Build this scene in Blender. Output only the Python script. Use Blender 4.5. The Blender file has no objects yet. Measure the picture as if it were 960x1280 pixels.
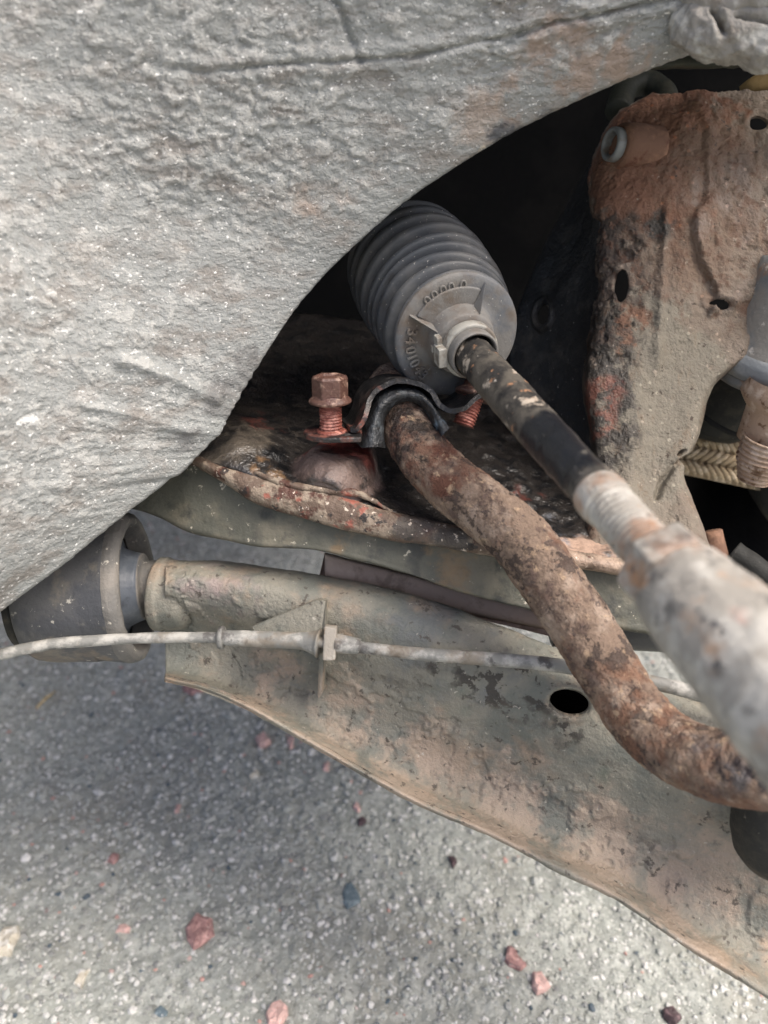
import bpy, math, random
import numpy as np
from mathutils import Vector, Matrix

random.seed(7)
SC = bpy.context.scene
COL = SC.collection

# ------------------------------------------------------------------ camera
PITCH = math.radians(25.0)
CAM_H = 0.50
FPX = 967.0                      # focal length in pixels of a 960x1280 frame
cam_d = bpy.data.cameras.new('camera')
cam = bpy.data.objects.new('camera', cam_d)
COL.objects.link(cam)
cam.location = (0, 0, CAM_H)
cam.rotation_euler = (math.radians(90) - PITCH, 0, 0)
cam_d.sensor_fit = 'VERTICAL'
cam_d.sensor_height = 36.0
cam_d.lens = 36.0 * FPX / 1280.0
cam_d.clip_start = 0.01
cam_d.clip_end = 200.0
cam_d.dof.use_dof = True
cam_d.dof.focus_distance = 0.355
cam_d.dof.aperture_fstop = (cam_d.lens / 1000.0) / 0.0036
SC.camera = cam

# ------------------------------------------------------------------ world, sun
SUN_EL, SUN_AZ = math.radians(58), math.radians(122)   # azimuth clockwise from +Y
w = bpy.data.worlds.new('World')
SC.world = w
w.use_nodes = True
nt = w.node_tree
nt.nodes.clear()
sky = nt.nodes.new('ShaderNodeTexSky')
sky.sky_type = 'NISHITA'
sky.sun_disc = False
sky.sun_elevation = SUN_EL
sky.sun_rotation = SUN_AZ
sky.air_density = 0.65
sky.dust_density = 5.0
sky.ozone_density = 0.0
bg = nt.nodes.new('ShaderNodeBackground')
bg.inputs['Strength'].default_value = 0.145
wo = nt.nodes.new('ShaderNodeOutputWorld')
nt.links.new(sky.outputs[0], bg.inputs[0])
nt.links.new(bg.outputs[0], wo.inputs[0])
sun_d = bpy.data.lights.new('sun', 'SUN')
sun_d.energy = 1.3
sun_d.angle = math.radians(34)
sun_d.color = (1.0, 0.99, 0.94)
sun = bpy.data.objects.new('sun', sun_d)
COL.objects.link(sun)
sdir = Vector((math.sin(SUN_AZ) * math.cos(SUN_EL), math.cos(SUN_AZ) * math.cos(SUN_EL), math.sin(SUN_EL)))
sun.rotation_euler = sdir.to_track_quat('Z', 'Y').to_euler()
sun.location = sdir * 5

SC.view_settings.view_transform = 'Standard'
SC.view_settings.look = 'None'
SC.view_settings.gamma = 1.0
SC.view_settings.use_curve_mapping = False
SC.view_settings.exposure = 1.0

# ------------------------------------------------------------------ geometry helpers
FWD = np.array([0, math.cos(PITCH), -math.sin(PITCH)])
UP = np.array([0, math.sin(PITCH), math.cos(PITCH)])
RIGHT = np.array([1.0, 0, 0])
EYE = np.array([0, 0, CAM_H])


def P(px, py, d):
    """a place in the world, measured off the photograph: pixel and distance along the view axis"""
    return EYE + FWD * d + RIGHT * ((px - 480) / FPX * d) + UP * ((640 - py) / FPX * d)


def proj(X):
    V = X - EYE
    d = V @ FWD
    return 480 + (V @ RIGHT) / d * FPX, 640 - (V @ UP) / d * FPX, d


def _hash(i, j, k):
    h = (i * 374761393 + j * 668265263 + k * 2147483647 // 3) & 0xFFFFFFFF
    h = ((h ^ (h >> 13)) * 1274126177) & 0xFFFFFFFF
    h = ((h ^ (h >> 16)) * 2246822519) & 0xFFFFFFFF
    h = h ^ (h >> 15)
    return (h & 0xFFFFFF) / float(0xFFFFFF)


def vnoise(X):
    X = np.asarray(X, dtype=np.float64)
    f = np.floor(X)
    t = X - f
    I = f.astype(np.int64)
    t = t * t * t * (t * (t * 6 - 15) + 10)
    i, j, k = I[..., 0], I[..., 1], I[..., 2]
    u, v, q = t[..., 0], t[..., 1], t[..., 2]
    def L(a, b, s): return a + (b - a) * s
    c = lambda a, b, e: _hash(i + a, j + b, k + e)
    return L(L(L(c(0,0,0), c(1,0,0), u), L(c(0,1,0), c(1,1,0), u), v),
             L(L(c(0,0,1), c(1,0,1), u), L(c(0,1,1), c(1,1,1), u), v), q) * 2 - 1


def fbm(X, octv=4, gain=0.5):
    s = 0
    a = 1.0
    tot = 0
    X = np.asarray(X, dtype=np.float64)
    for o in range(octv):
        s = s + a * vnoise(X * (2.03 ** o) + 17.3 * o)
        tot += a
        a *= gain
    return s / tot


def smooth(x, a, b):
    t = np.clip((x - a) / (b - a), 0, 1)
    return t * t * (3 - 2 * t)


def catmull(pts, n):
    """pts (K,...) -> (n,...) smooth curve through them, even in the parameter"""
    pts = np.asarray(pts, dtype=np.float64)
    K = len(pts)
    if K == 2:
        t = np.linspace(0, 1, n).reshape((-1,) + (1,) * (pts.ndim - 1))
        return pts[0] * (1 - t) + pts[1] * t
    ext = np.concatenate([[2 * pts[0] - pts[1]], pts, [2 * pts[-1] - pts[-2]]])
    s = np.linspace(0, K - 1, n)
    i = np.minimum(s.astype(int), K - 2)
    t = (s - i).reshape((-1,) + (1,) * (pts.ndim - 1))
    p0, p1, p2, p3 = ext[i], ext[i + 1], ext[i + 2], ext[i + 3]
    return 0.5 * (2 * p1 + (p2 - p0) * t + (2 * p0 - 5 * p1 + 4 * p2 - p3) * t ** 2 + (3 * p1 - p0 - 3 * p2 + p3) * t ** 3)


def link_mesh(name, verts, faces, mat, parent=None, smooth_on=True, attr=None):
    verts = np.asarray(verts, dtype=np.float32)
    if parent is not None:
        root = parent
        off = np.zeros(3)
        while root is not None:
            off = off + np.array(root.location)
            root = root.parent
        verts = verts - off.astype(np.float32)
    me = bpy.data.meshes.new(name)
    if isinstance(faces, np.ndarray):
        n, k = faces.shape
        me.vertices.add(len(verts))
        me.vertices.foreach_set('co', verts.ravel())
        me.loops.add(n * k)
        me.loops.foreach_set('vertex_index', faces.astype(np.int32).ravel())
        me.polygons.add(n)
        me.polygons.foreach_set('loop_start', np.arange(0, n * k, k, dtype=np.int32))
        me.polygons.foreach_set('loop_total', np.full(n, k, dtype=np.int32))
        me.update(calc_edges=True)
        me.validate()
    else:
        me.from_pydata([tuple(map(float, v)) for v in verts], [], [tuple(map(int, f)) for f in faces])
        me.update()
    me.polygons.foreach_set('use_smooth', np.full(len(me.polygons), smooth_on))
    if attr:
        for an, val in attr.items():
            a = me.attributes.new(an, 'FLOAT', 'POINT')
            a.data.foreach_set('value', np.asarray(val, dtype=np.float32).ravel())
    me.materials.append(mat)
    o = bpy.data.objects.new(name, me)
    COL.objects.link(o)
    if parent is not None:
        o.parent = parent
    return o


def thing(name, label, cat, loc, group=None):
    o = bpy.data.objects.new(name, None)
    o.empty_display_size = 0.01
    COL.objects.link(o)
    o.location = tuple(map(float, loc))
    return tag(o, label, cat, group)


def tag(o, label=None, cat=None, group=None, kind=None):
    if label: o['label'] = label
    if cat: o['category'] = cat
    if group: o['group'] = group
    if kind: o['kind'] = kind
    return o


def grid_normals(G):
    du = np.gradient(G, axis=0)
    dv = np.gradient(G, axis=1)
    n = np.cross(du, dv)
    n /= (np.linalg.norm(n, axis=2, keepdims=True) + 1e-12)
    return n


def grid_faces(nu, nv, off=0, flip=False):
    i, j = np.meshgrid(np.arange(nu - 1), np.arange(nv - 1), indexing='ij')
    a = (i * nv + j).ravel() + off
    f = np.stack([a, a + nv, a + nv + 1, a + 1], axis=1)
    return f[:, ::-1] if flip else f


def sheet(name, ctrl, nu, nv, mat, parent=None, disp=None, thick=0.002, holes=()):
    """pressed sheet metal: ctrl[station][row] of (px,py,d), smooth through all of them, with a real thickness"""
    C = np.array([[P(*q) for q in st] for st in ctrl])
    G = catmull(C, nu)
    G = np.swapaxes(catmull(np.swapaxes(G, 0, 1), nv), 0, 1)
    N = grid_normals(G)
    if ((EYE - G) * N).sum() < 0:
        N = -N
        flip = True
    else:
        flip = False
    hole_in = []
    for (cx, cy, rx, ry, ro) in holes:          # oval openings with a clean rim
        px, py, d = proj(G)
        c, s_ = math.cos(ro), math.sin(ro)
        lx, ly = ((px - cx) * c + (py - cy) * s_) / rx, (-(px - cx) * s_ + (py - cy) * c) / ry
        e = np.hypot(lx, ly)
        snap = (e > .72) & (e < 1.0)
        k = np.where(snap, 1.0 / np.maximum(e, .1), 1.0)
        nx, ny = cx + (px - cx) * k, cy + (py - cy) * k
        G = EYE + FWD * d[..., None] + RIGHT * ((nx - 480) / FPX * d)[..., None] + UP * ((640 - ny) / FPX * d)[..., None]
        hole_in.append(e <= .72)
    at = {}
    if disp is not None:
        px, py, d = proj(G)
        h = disp(px, py, G)
        if isinstance(h, tuple):
            h, at = h
        G = G + N * h[..., None]
    B = G - N * thick
    V = np.concatenate([G.reshape(-1, 3), B.reshape(-1, 3)])
    n = nu * nv
    fl = grid_faces(nu, nv, 0, flip)
    fb = grid_faces(nu, nv, n, not flip)
    if holes:
        keep = np.ones((nu - 1, nv - 1), bool)
        for inn in hole_in:
            keep &= ~(inn[:-1, :-1] | inn[1:, :-1] | inn[:-1, 1:] | inn[1:, 1:])
        fl, fb = fl[keep.ravel()], fb[keep.ravel()]
    ring = np.concatenate([np.arange(nv), np.arange(1, nu) * nv + nv - 1,
                           (nu - 1) * nv + np.arange(nv - 2, -1, -1), np.arange(nu - 2, 0, -1) * nv])
    r2 = np.roll(ring, -1)
    fs = np.stack([ring, r2, r2 + n, ring + n], axis=1)
    if flip: fs = fs[:, ::-1]
    at2 = {k: np.concatenate([v.ravel(), v.ravel()]) for k, v in at.items()}
    o = link_mesh(name, V, np.concatenate([fl, fb, fs]), mat, parent, attr=at2)
    return o


def sweep(name, path, radii, mat, parent=None, seg=32, disp=None, close=True, flat=None, smooth_on=True):
    """a round bar along a world path with a radius at every point"""
    path = np.asarray(path, dtype=np.float64)
    radii = np.asarray(radii, dtype=np.float64)
    n = len(path)
    T = np.gradient(path, axis=0)
    T /= np.linalg.norm(T, axis=1, keepdims=True) + 1e-15
    ref = UP - T[0] * (UP @ T[0])
    ref /= np.linalg.norm(ref)
    A = np.zeros((n, 3)); A[0] = ref
    for i in range(1, n):
        a = A[i - 1] - T[i] * (A[i - 1] @ T[i])
        A[i] = a / (np.linalg.norm(a) + 1e-15)
    Bn = np.cross(T, A)
    ang = np.linspace(0, 2 * math.pi, seg, endpoint=False)
    R = np.cos(ang)[None, :, None] * A[:, None, :] + np.sin(ang)[None, :, None] * Bn[:, None, :]
    rr = radii[:, None] * np.ones(seg)[None, :]
    X = path[:, None, :] + R * rr[..., None]
    if disp is not None:
        px, py, d = proj(X)
        X = X + R * disp(px, py, X)[..., None]
    V = X.reshape(-1, 3)
    i, j = np.meshgrid(np.arange(n - 1), np.arange(seg), indexing='ij')
    a = (i * seg + j).ravel(); b = (i * seg + (j + 1) % seg).ravel()
    F = [tuple(q) for q in np.stack([a, b, b + seg, a + seg], axis=1)]
    if close:
        V = np.concatenate([V, path[:1], path[-1:]])
        c0, c1 = n * seg, n * seg + 1
        F += [(c0, (k + 1) % seg, k) for k in range(seg)]
        F += [(c1, (n - 1) * seg + k, (n - 1) * seg + (k + 1) % seg) for k in range(seg)]
    return link_mesh(name, V, F, mat, parent, smooth_on=smooth_on)


def bar(name, pts, radii, mat, parent=None, n=80, seg=32, disp=None):
    """pts of (px,py,d), radii in metres"""
    path = catmull([P(*p) for p in pts], n)
    r = catmull(np.array(radii, dtype=float), n) if np.ndim(radii) else np.full(n, radii)
    return sweep(name, path, r, mat, parent, seg, disp)


def lathe(name, origin, axis, profile, mat, parent=None, seg=40, disp=None, smooth_on=True, sub=1):
    """profile of (distance along axis, radius); first and last close on the axis if their radius is 0"""
    axis = np.asarray(axis, float); axis = axis / np.linalg.norm(axis)
    ref = UP - axis * (UP @ axis)
    if np.linalg.norm(ref) < 1e-3:
        ref = FWD - axis * (FWD @ axis)
    ref /= np.linalg.norm(ref)
    b = np.cross(axis, ref)
    pr = np.array(profile, float)
    if sub > 1:
        q = [pr[0]]
        for k in range(len(pr) - 1):
            for m in range(1, sub + 1):
                q.append(pr[k] + (pr[k + 1] - pr[k]) * m / sub)
        pr = np.array(q)
    ang = np.linspace(0, 2 * math.pi, seg, endpoint=False)
    R = np.cos(ang)[:, None] * ref[None] + np.sin(ang)[:, None] * b[None]
    X = origin + pr[:, 0][:, None, None] * axis + pr[:, 1][:, None, None] * R[None]
    if disp is not None:
        px, py, d = proj(X)
        X = X + R[None] * disp(px, py, X)[..., None]
    n = len(pr)
    i, j = np.meshgrid(np.arange(n - 1), np.arange(seg), indexing='ij')
    a = (i * seg + j).ravel(); bb = (i * seg + (j + 1) % seg).ravel()
    F = np.stack([a, a + seg, bb + seg, bb], axis=1)[:, ::-1]
    o = link_mesh(name, X.reshape(-1, 3), F, mat, parent, smooth_on=smooth_on)
    return o


def prism(name, poly, vec, mat, parent=None, smooth_on=False):
    """a flat polygon of world points given a thickness vector"""
    poly = [np.asarray(p, float) for p in poly]
    vec = np.asarray(vec, float)
    n = len(poly)
    V = poly + [p + vec for p in poly]
    F = [tuple(range(n)), tuple(range(2 * n - 1, n - 1, -1))]
    F += [(k, k + n, (k + 1) % n + n, (k + 1) % n) for k in range(n)]
    o = link_mesh(name, V, F, mat, parent, smooth_on=smooth_on)
    import bmesh
    bm = bmesh.new(); bm.from_mesh(o.data)
    bmesh.ops.recalc_face_normals(bm, faces=bm.faces)
    bm.to_mesh(o.data); bm.free()
    return o


def bevel(o, wdt, seg=2):
    m = o.modifiers.new('bevel', 'BEVEL')
    m.width = wdt; m.segments = seg; m.limit_method = 'ANGLE'; m.angle_limit = math.radians(35)
    return o


# ------------------------------------------------------------------ materials
def C3(r, g, b, k=1.0):
    f = lambda c: ((c / 255) / 12.92 if c / 255 <= 0.04045 else ((c / 255 + 0.055) / 1.055) ** 2.4) * k
    return (f(r), f(g), f(b), 1.0)


def material(name, base, layers=(), rough=0.8, bumps=(), spec=0.35, metallic=0.0, seed=0.0):
    """layers: dicts col, scale, lo, hi, [detail, stretch, rough, blob=(px,py,d,r), warp, attr, cells]; wear and stains fixed to the thing"""
    m = bpy.data.materials.new(name)
    m.use_nodes = True
    t = m.node_tree
    N, L = t.nodes, t.links
    N.clear()
    out = N.new('ShaderNodeOutputMaterial')
    bs = N.new('ShaderNodeBsdfPrincipled')
    L.new(bs.outputs[0], out.inputs[0])
    bs.inputs['Specular IOR Level'].default_value = spec
    bs.inputs['Metallic'].default_value = metallic
    geo = N.new('ShaderNodeNewGeometry')
    pos = geo.outputs['Position']

    def mapped(scale, stretch, off):
        v = N.new('ShaderNodeMapping')
        v.inputs['Location'].default_value = (off * 1.7 + seed, off * 0.9 - seed, off * 2.3)
        s = stretch or (1, 1, 1)
        v.inputs['Scale'].default_value = (scale * s[0], scale * s[1], scale * s[2])
        L.new(pos, v.inputs['Vector'])
        return v.outputs[0]

    def noise(scale, stretch=None, detail=6.0, off=0.0, ro=0.6, dist=0.0):
        n = N.new('ShaderNodeTexNoise')
        n.inputs['Scale'].default_value = 1.0
        n.inputs['Detail'].default_value = detail
        n.inputs['Roughness'].default_value = ro
        n.inputs['Distortion'].default_value = dist
        L.new(mapped(scale, stretch, off), n.inputs['Vector'])
        return n

    def ramp(sock, lo, hi):
        r = N.new('ShaderNodeMapRange')
        r.interpolation_type = 'SMOOTHSTEP'
        r.inputs['From Min'].default_value = lo
        r.inputs['From Max'].default_value = hi
        L.new(sock, r.inputs['Value'])
        return r.outputs['Result']

    def mul(a, b):
        q = N.new('ShaderNodeMath'); q.operation = 'MULTIPLY'
        L.new(a, q.inputs[0])
        if isinstance(b, float): q.inputs[1].default_value = b
        else: L.new(b, q.inputs[1])
        return q.outputs[0]

    rgb = N.new('ShaderNodeRGB'); rgb.outputs[0].default_value = base
    col = rgb.outputs[0]
    rv = N.new('ShaderNodeValue'); rv.outputs[0].default_value = rough
    rsock = rv.outputs[0]
    hsum = None
    for k, ly in enumerate(layers):
        off = 3.7 * (k + 1) + ly.get('off', 0)
        if 'attr' in ly:
            an = N.new('ShaderNodeAttribute'); an.attribute_name = ly['attr']
            mask = ramp(an.outputs['Fac'], ly['lo'], ly['hi'])
        elif ly.get('cells'):
            vo = N.new('ShaderNodeTexVoronoi')
            vo.inputs['Scale'].default_value = 1.0
            vo.inputs['Randomness'].default_value = 1.0
            L.new(mapped(ly['scale'], ly.get('stretch'), off), vo.inputs['Vector'])
            mask = ramp(vo.outputs['Distance'], ly['hi'], ly['lo'])
        else:
            n = noise(ly['scale'], ly.get('stretch'), ly.get('detail', 5.0), off, ly.get('ro', 0.62), ly.get('dist', 0.0))
            mask = ramp(n.outputs[0], ly['lo'], ly['hi'])
        bl = ly.get('blob')
        if bl:
            blobs = bl if isinstance(bl, list) else [bl]
            wn = noise(ly.get('wscale', 90.0), None, 3.0, off + 11)
            sub = N.new('ShaderNodeVectorMath'); sub.operation = 'SUBTRACT'
            L.new(wn.outputs['Color'], sub.inputs[0]); sub.inputs[1].default_value = (0.5, 0.5, 0.5)
            tot = None
            for b in blobs:
                sc = N.new('ShaderNodeVectorMath'); sc.operation = 'SCALE'
                L.new(sub.outputs[0], sc.inputs[0]); sc.inputs['Scale'].default_value = ly.get('warp', 1.6) * b[3]
                ad = N.new('ShaderNodeVectorMath'); ad.operation = 'ADD'
                L.new(pos, ad.inputs[0]); L.new(sc.outputs[0], ad.inputs[1])
                ds = N.new('ShaderNodeVectorMath'); ds.operation = 'DISTANCE'
                L.new(ad.outputs[0], ds.inputs[0]); ds.inputs[1].default_value = tuple(P(b[0], b[1], b[2]))
                bm = ramp(ds.outputs['Value'], b[3], b[3] * ly.get('core', 0.6))
                if tot is None: tot = bm
                else:
                    mx = N.new('ShaderNodeMath'); mx.operation = 'MAXIMUM'
                    L.new(tot, mx.inputs[0]); L.new(bm, mx.inputs[1]); tot = mx.outputs[0]
            mask = mul(mask, tot)
        if 'amt' in ly:
            mask = mul(mask, float(ly['amt']))
        mix = N.new('ShaderNodeMix'); mix.data_type = 'RGBA'
        L.new(mask, mix.inputs['Factor'])
        L.new(col, mix.inputs[6]); mix.inputs[7].default_value = ly['col']
        col = mix.outputs[2]
        if 'rough' in ly:
            mr = N.new('ShaderNodeMix'); mr.data_type = 'FLOAT'
            L.new(mask, mr.inputs[0]); L.new(rsock, mr.inputs[2]); mr.inputs[3].default_value = ly['rough']
            rsock = mr.outputs[0]
        if 'relief' in ly:
            h = mul(mask, float(ly['relief']))
            if hsum is None: hsum = h
            else:
                ad = N.new('ShaderNodeMath'); L.new(hsum, ad.inputs[0]); L.new(h, ad.inputs[1]); hsum = ad.outputs[0]
    L.new(col, bs.inputs['Base Color'])
    L.new(rsock, bs.inputs['Roughness'])
    nrm = None
    for k, bp in enumerate(bumps):
        sc, amp = bp[0], bp[1]
        n = noise(sc, bp[2] if len(bp) > 2 else None, 3.0, 31.0 + 5 * k, 0.6)
        b = N.new('ShaderNodeBump')
        b.inputs['Strength'].default_value = 1.0
        b.inputs['Distance'].default_value = amp
        L.new(n.outputs[0], b.inputs['Height'])
        if nrm: L.new(nrm, b.inputs['Normal'])
        nrm = b.outputs[0]
    if hsum is not None:
        b = N.new('ShaderNodeBump')
        b.inputs['Strength'].default_value = 1.0
        b.inputs['Distance'].default_value = 1.0
        L.new(hsum, b.inputs['Height'])
        if nrm: L.new(nrm, b.inputs['Normal'])
        nrm = b.outputs[0]
    if nrm: L.new(nrm, bs.inputs['Normal'])
    return m


FINE = ((900, 0.0003), (260, 0.0006))
m_ground = material('asphalt', C3(156, 159, 152), [
    dict(col=C3(180, 182, 175), scale=130, lo=.48, hi=.62),
    dict(col=C3(126, 128, 122), scale=210, lo=.56, hi=.66),
    dict(col=C3(146, 140, 126), scale=9, lo=.42, hi=.7, amt=.45),
    dict(col=C3(132, 134, 130), scale=22, lo=.5, hi=.66, amt=.5),
    dict(col=C3(212, 210, 205), scale=420, lo=.60, hi=.68),
], 0.9, ((420, 0.0012), (1200, 0.0005)), spec=.25)
m_grain = material('aggregate', C3(170, 172, 165), [
    dict(attr='tint', lo=.25, hi=.05, col=C3(138, 139, 136)),
    dict(attr='tint', lo=.55, hi=.8, col=C3(204, 203, 198)),
    dict(attr='tint', lo=.92, hi=.97, col=C3(214, 212, 207)),
    dict(attr='tint', lo=.972, hi=.976, col=C3(190, 150, 140)),
    dict(attr='tint', lo=.986, hi=.988, col=C3(84, 96, 104)),
    dict(scale=300, lo=.5, hi=.7, col=C3(130, 130, 128), amt=.5),
], 0.85, ((900, 0.0005),), spec=.3)
m_red_stone = material('red_granite', C3(152, 118, 113), [
    dict(col=C3(190, 150, 143), scale=220, lo=.48, hi=.62), dict(col=C3(122, 84, 82), scale=300, lo=.58, hi=.68),
    dict(col=C3(210, 196, 188), scale=500, lo=.62, hi=.7)], .7, ((700, .0006),))
m_pink_stone = material('pink_granite', C3(194, 162, 153), [
    dict(col=C3(226, 186, 176), scale=240, lo=.48, hi=.62), dict(col=C3(166, 126, 118), scale=300, lo=.6, hi=.7)], .7, ((700, .0006),))
m_cream_stone = material('cream_stone', C3(196, 188, 170), [
    dict(col=C3(226, 222, 212), scale=200, lo=.48, hi=.62), dict(col=C3(150, 138, 118), scale=260, lo=.56, hi=.68)], .75, ((600, .0008),))
m_blue_stone = material('blue_stone', C3(98, 112, 118), [dict(col=C3(130, 142, 146), scale=240, lo=.5, hi=.65)], .6, ((700, .0005),))
m_dark_stone = material('dark_stone', C3(70, 56, 58), [dict(col=C3(110, 90, 92), scale=240, lo=.5, hi=.65)], .6, ((700, .0005),))
m_straw = material('straw', C3(196, 176, 138), [dict(col=C3(150, 128, 92), scale=400, lo=.5, hi=.65)], .7, ((800, .0002),))

m_panel = material('undercoating', C3(143, 145, 142), [
    dict(col=C3(132, 128, 122), scale=60, lo=.45, hi=.68, stretch=(.6, 1, 1.5)),
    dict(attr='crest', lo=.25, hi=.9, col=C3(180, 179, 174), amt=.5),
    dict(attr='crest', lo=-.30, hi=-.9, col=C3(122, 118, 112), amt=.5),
    dict(col=C3(226, 225, 221), scale=620, lo=.62, hi=.70, detail=3, stretch=(.7, .8, 1.2)),
    dict(col=C3(214, 213, 209), scale=120, lo=.63, hi=.70, detail=6, stretch=(.5, .8, 1.5),
         blob=[(60, 420, .26, .07), (200, 300, .27, .06), (40, 560, .27, .06)], amt=.8),
    dict(col=C3(94, 92, 90), scale=260, lo=.66, hi=.71, detail=4, amt=.7),
    dict(col=C3(152, 134, 120), scale=50, lo=.40, hi=.56, blob=[(690, 95, .30, .022), (640, 125, .31, .012), (780, 70, .30, .012)], warp=1.2, amt=.85),
    dict(col=C3(166, 146, 130), scale=40, lo=.40, hi=.6, blob=[(420, 240, .31, .02), (590, 150, .31, .014)], warp=1.4, amt=.5),
    dict(col=C3(72, 74, 78), scale=90, lo=.38, hi=.55, blob=[(620, 150, .32, .012), (668, 138, .32, .010), (540, 195, .325, .0055), (725, 100, .31, .008)], warp=1.5, amt=.85),
    dict(col=C3(96, 94, 92), scale=70, lo=.36, hi=.55, blob=[(285, 500, .335, .014), (245, 560, .33, .012), (310, 455, .34, .010)], warp=1.2, amt=.65),
    dict(col=C3(206, 196, 178), scale=130, lo=.48, hi=.58, blob=[(770, 55, .30, .006), (612, 190, .32, .004)], amt=.9),
], 0.72, ((900, .0007), (340, .0014, (.7, 1, 1.3))), spec=.4)
m_sealant = material('sealant', C3(138, 134, 127), [
    dict(col=C3(166, 164, 157), scale=110, lo=.48, hi=.62),
    dict(col=C3(120, 112, 102), scale=90, lo=.56, hi=.70),
    dict(col=C3(90, 66, 54), scale=60, lo=.63, hi=.70)], .75, ((300, .0012),))

m_boot = material('boot_rubber', C3(64, 67, 71), [
    dict(col=C3(90, 90, 89), scale=26, lo=.44, hi=.66),
    dict(col=C3(50, 48, 46), scale=38, lo=.55, hi=.7),
    dict(col=C3(176, 172, 164), scale=700, lo=.67, hi=.72, detail=3),
    dict(col=C3(128, 92, 92), scale=120, lo=.42, hi=.6, blob=[(632, 395, .335, .006)], amt=.7),
    dict(col=C3(150, 84, 66), scale=200, lo=.45, hi=.55, blob=[(452, 415, .37, .008), (468, 450, .36, .006), (600, 489, .34, .005)], amt=.8),
], .55, ((1400, .00015), (200, .0003)), spec=.4)
m_boot_face = material('boot_face_rubber', C3(112, 110, 106), [
    dict(col=C3(92, 96, 101), scale=40, lo=.46, hi=.66),
    dict(col=C3(96, 86, 76), scale=50, lo=.5, hi=.7),
    dict(col=C3(150, 96, 92), scale=160, lo=.40, hi=.6, blob=[(630, 397, .335, .0055)], amt=.8),
    dict(col=C3(206, 202, 194), scale=800, lo=.69, hi=.73, detail=3),
], .6, ((1400, .00015), (260, .0004)), spec=.35)
m_clamp = material('clamp_steel', C3(150, 148, 140), [dict(col=C3(112, 104, 94), scale=140, lo=.48, hi=.64)], .5, ((900, .0002),), spec=.5)
m_bore = material('bore_rust', C3(140, 84, 58), [dict(col=C3(80, 46, 36), scale=160, lo=.46, hi=.62)], .8, ((600, .0004),))
m_rod = material('rod_paint', C3(84, 79, 71), [
    dict(col=C3(32, 32, 33), scale=70, lo=.42, hi=.58, detail=8, rough=.45, amt=.85),
    dict(col=C3(176, 164, 148), scale=95, lo=.58, hi=.66),
    dict(col=C3(150, 112, 84), scale=160, lo=.62, hi=.68),
    dict(col=C3(26, 28, 32), scale=40, lo=.36, hi=.44, blob=[(706, 572, .262, .023)], core=.75, warp=.6, rough=.30),
    dict(col=C3(110, 106, 98), scale=220, lo=.62, hi=.70, blob=[(712, 578, .26, .019)], amt=.5),
    dict(col=C3(186, 178, 166), scale=260, lo=.65, hi=.71, amt=.7),
], .6, ((600, .0003), (160, .0006)), spec=.45)
m_rod_end = material('rod_end_alloy', C3(146, 141, 132), [
    dict(col=C3(178, 174, 165), scale=70, lo=.45, hi=.62),
    dict(col=C3(112, 108, 102), scale=110, lo=.54, hi=.68),
    dict(col=C3(158, 126, 98), scale=60, lo=.54, hi=.68, amt=.8),
    dict(col=C3(166, 126, 92), scale=110, lo=.40, hi=.62, blob=[(795, 712, .205, .007), (812, 700, .205, .006), (735, 625, .24, .005)], amt=.85),
    dict(col=C3(178, 120, 104), scale=90, lo=.36, hi=.55, blob=[(925, 780, .18, .005)], amt=.8),
    dict(col=C3(138, 96, 66), scale=120, lo=.36, hi=.56, blob=[(748, 617, .2434, .0108), (823, 700, .2170, .0152), (847, 726, .2088, .0152)], warp=.7, core=.75, amt=.5),
    dict(col=C3(92, 90, 88), scale=200, lo=.62, hi=.69),
], .62, ((420, .0004), (120, .0008)), spec=.4)
m_sway = material('rusted_bar', C3(124, 106, 92), [
    dict(col=C3(156, 139, 124), scale=70, lo=.48, hi=.66),
    dict(col=C3(110, 84, 70), scale=55, lo=.52, hi=.66),
    dict(col=C3(88, 72, 66), scale=110, lo=.53, hi=.64, detail=9, ro=.7, relief=.0003, amt=.8),
    dict(col=C3(72, 62, 60), scale=260, lo=.58, hi=.66, detail=8, amt=.8),
    dict(col=C3(64, 55, 51), scale=62, lo=.56, hi=.585, detail=8, ro=.68, relief=.0004, amt=.8),
    dict(col=C3(92, 58, 46), scale=90, lo=.40, hi=.60, blob=[(520, 545, .335, .024), (560, 590, .32, .014)], amt=.9),
    dict(col=C3(34, 30, 29), scale=110, lo=.42, hi=.60, detail=9, blob=[(515, 520, .335, .028), (498, 560, .335, .020)], amt=.9, rough=.4),
    dict(col=C3(60, 56, 54), scale=130, lo=.40, hi=.50, blob=[(562, 600, .31, .006), (600, 645, .30, .004)], amt=.8),
    dict(col=C3(150, 70, 52), scale=150, lo=.44, hi=.54, blob=[(492, 555, .325, .008)], amt=.8),
    dict(col=C3(116, 84, 66), scale=100, lo=.42, hi=.60, blob=[(800, 900, .29, .028), (850, 950, .28, .022), (905, 985, .27, .02)], amt=.75),
    dict(col=C3(96, 92, 92), scale=120, lo=.42, hi=.56, blob=[(868, 912, .265, .011), (900, 960, .255, .010)], rough=.35, amt=.9),
    dict(col=C3(48, 42, 44), scale=160, lo=.48, hi=.56, blob=[(890, 945, .255, .012), (945, 975, .25, .007)], rough=.4),
    dict(col=C3(172, 148, 122), scale=200, lo=.58, hi=.68, amt=.7),
], .85, ((1100, .0007), (500, .0012), (200, .0014)), spec=.3)
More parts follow.
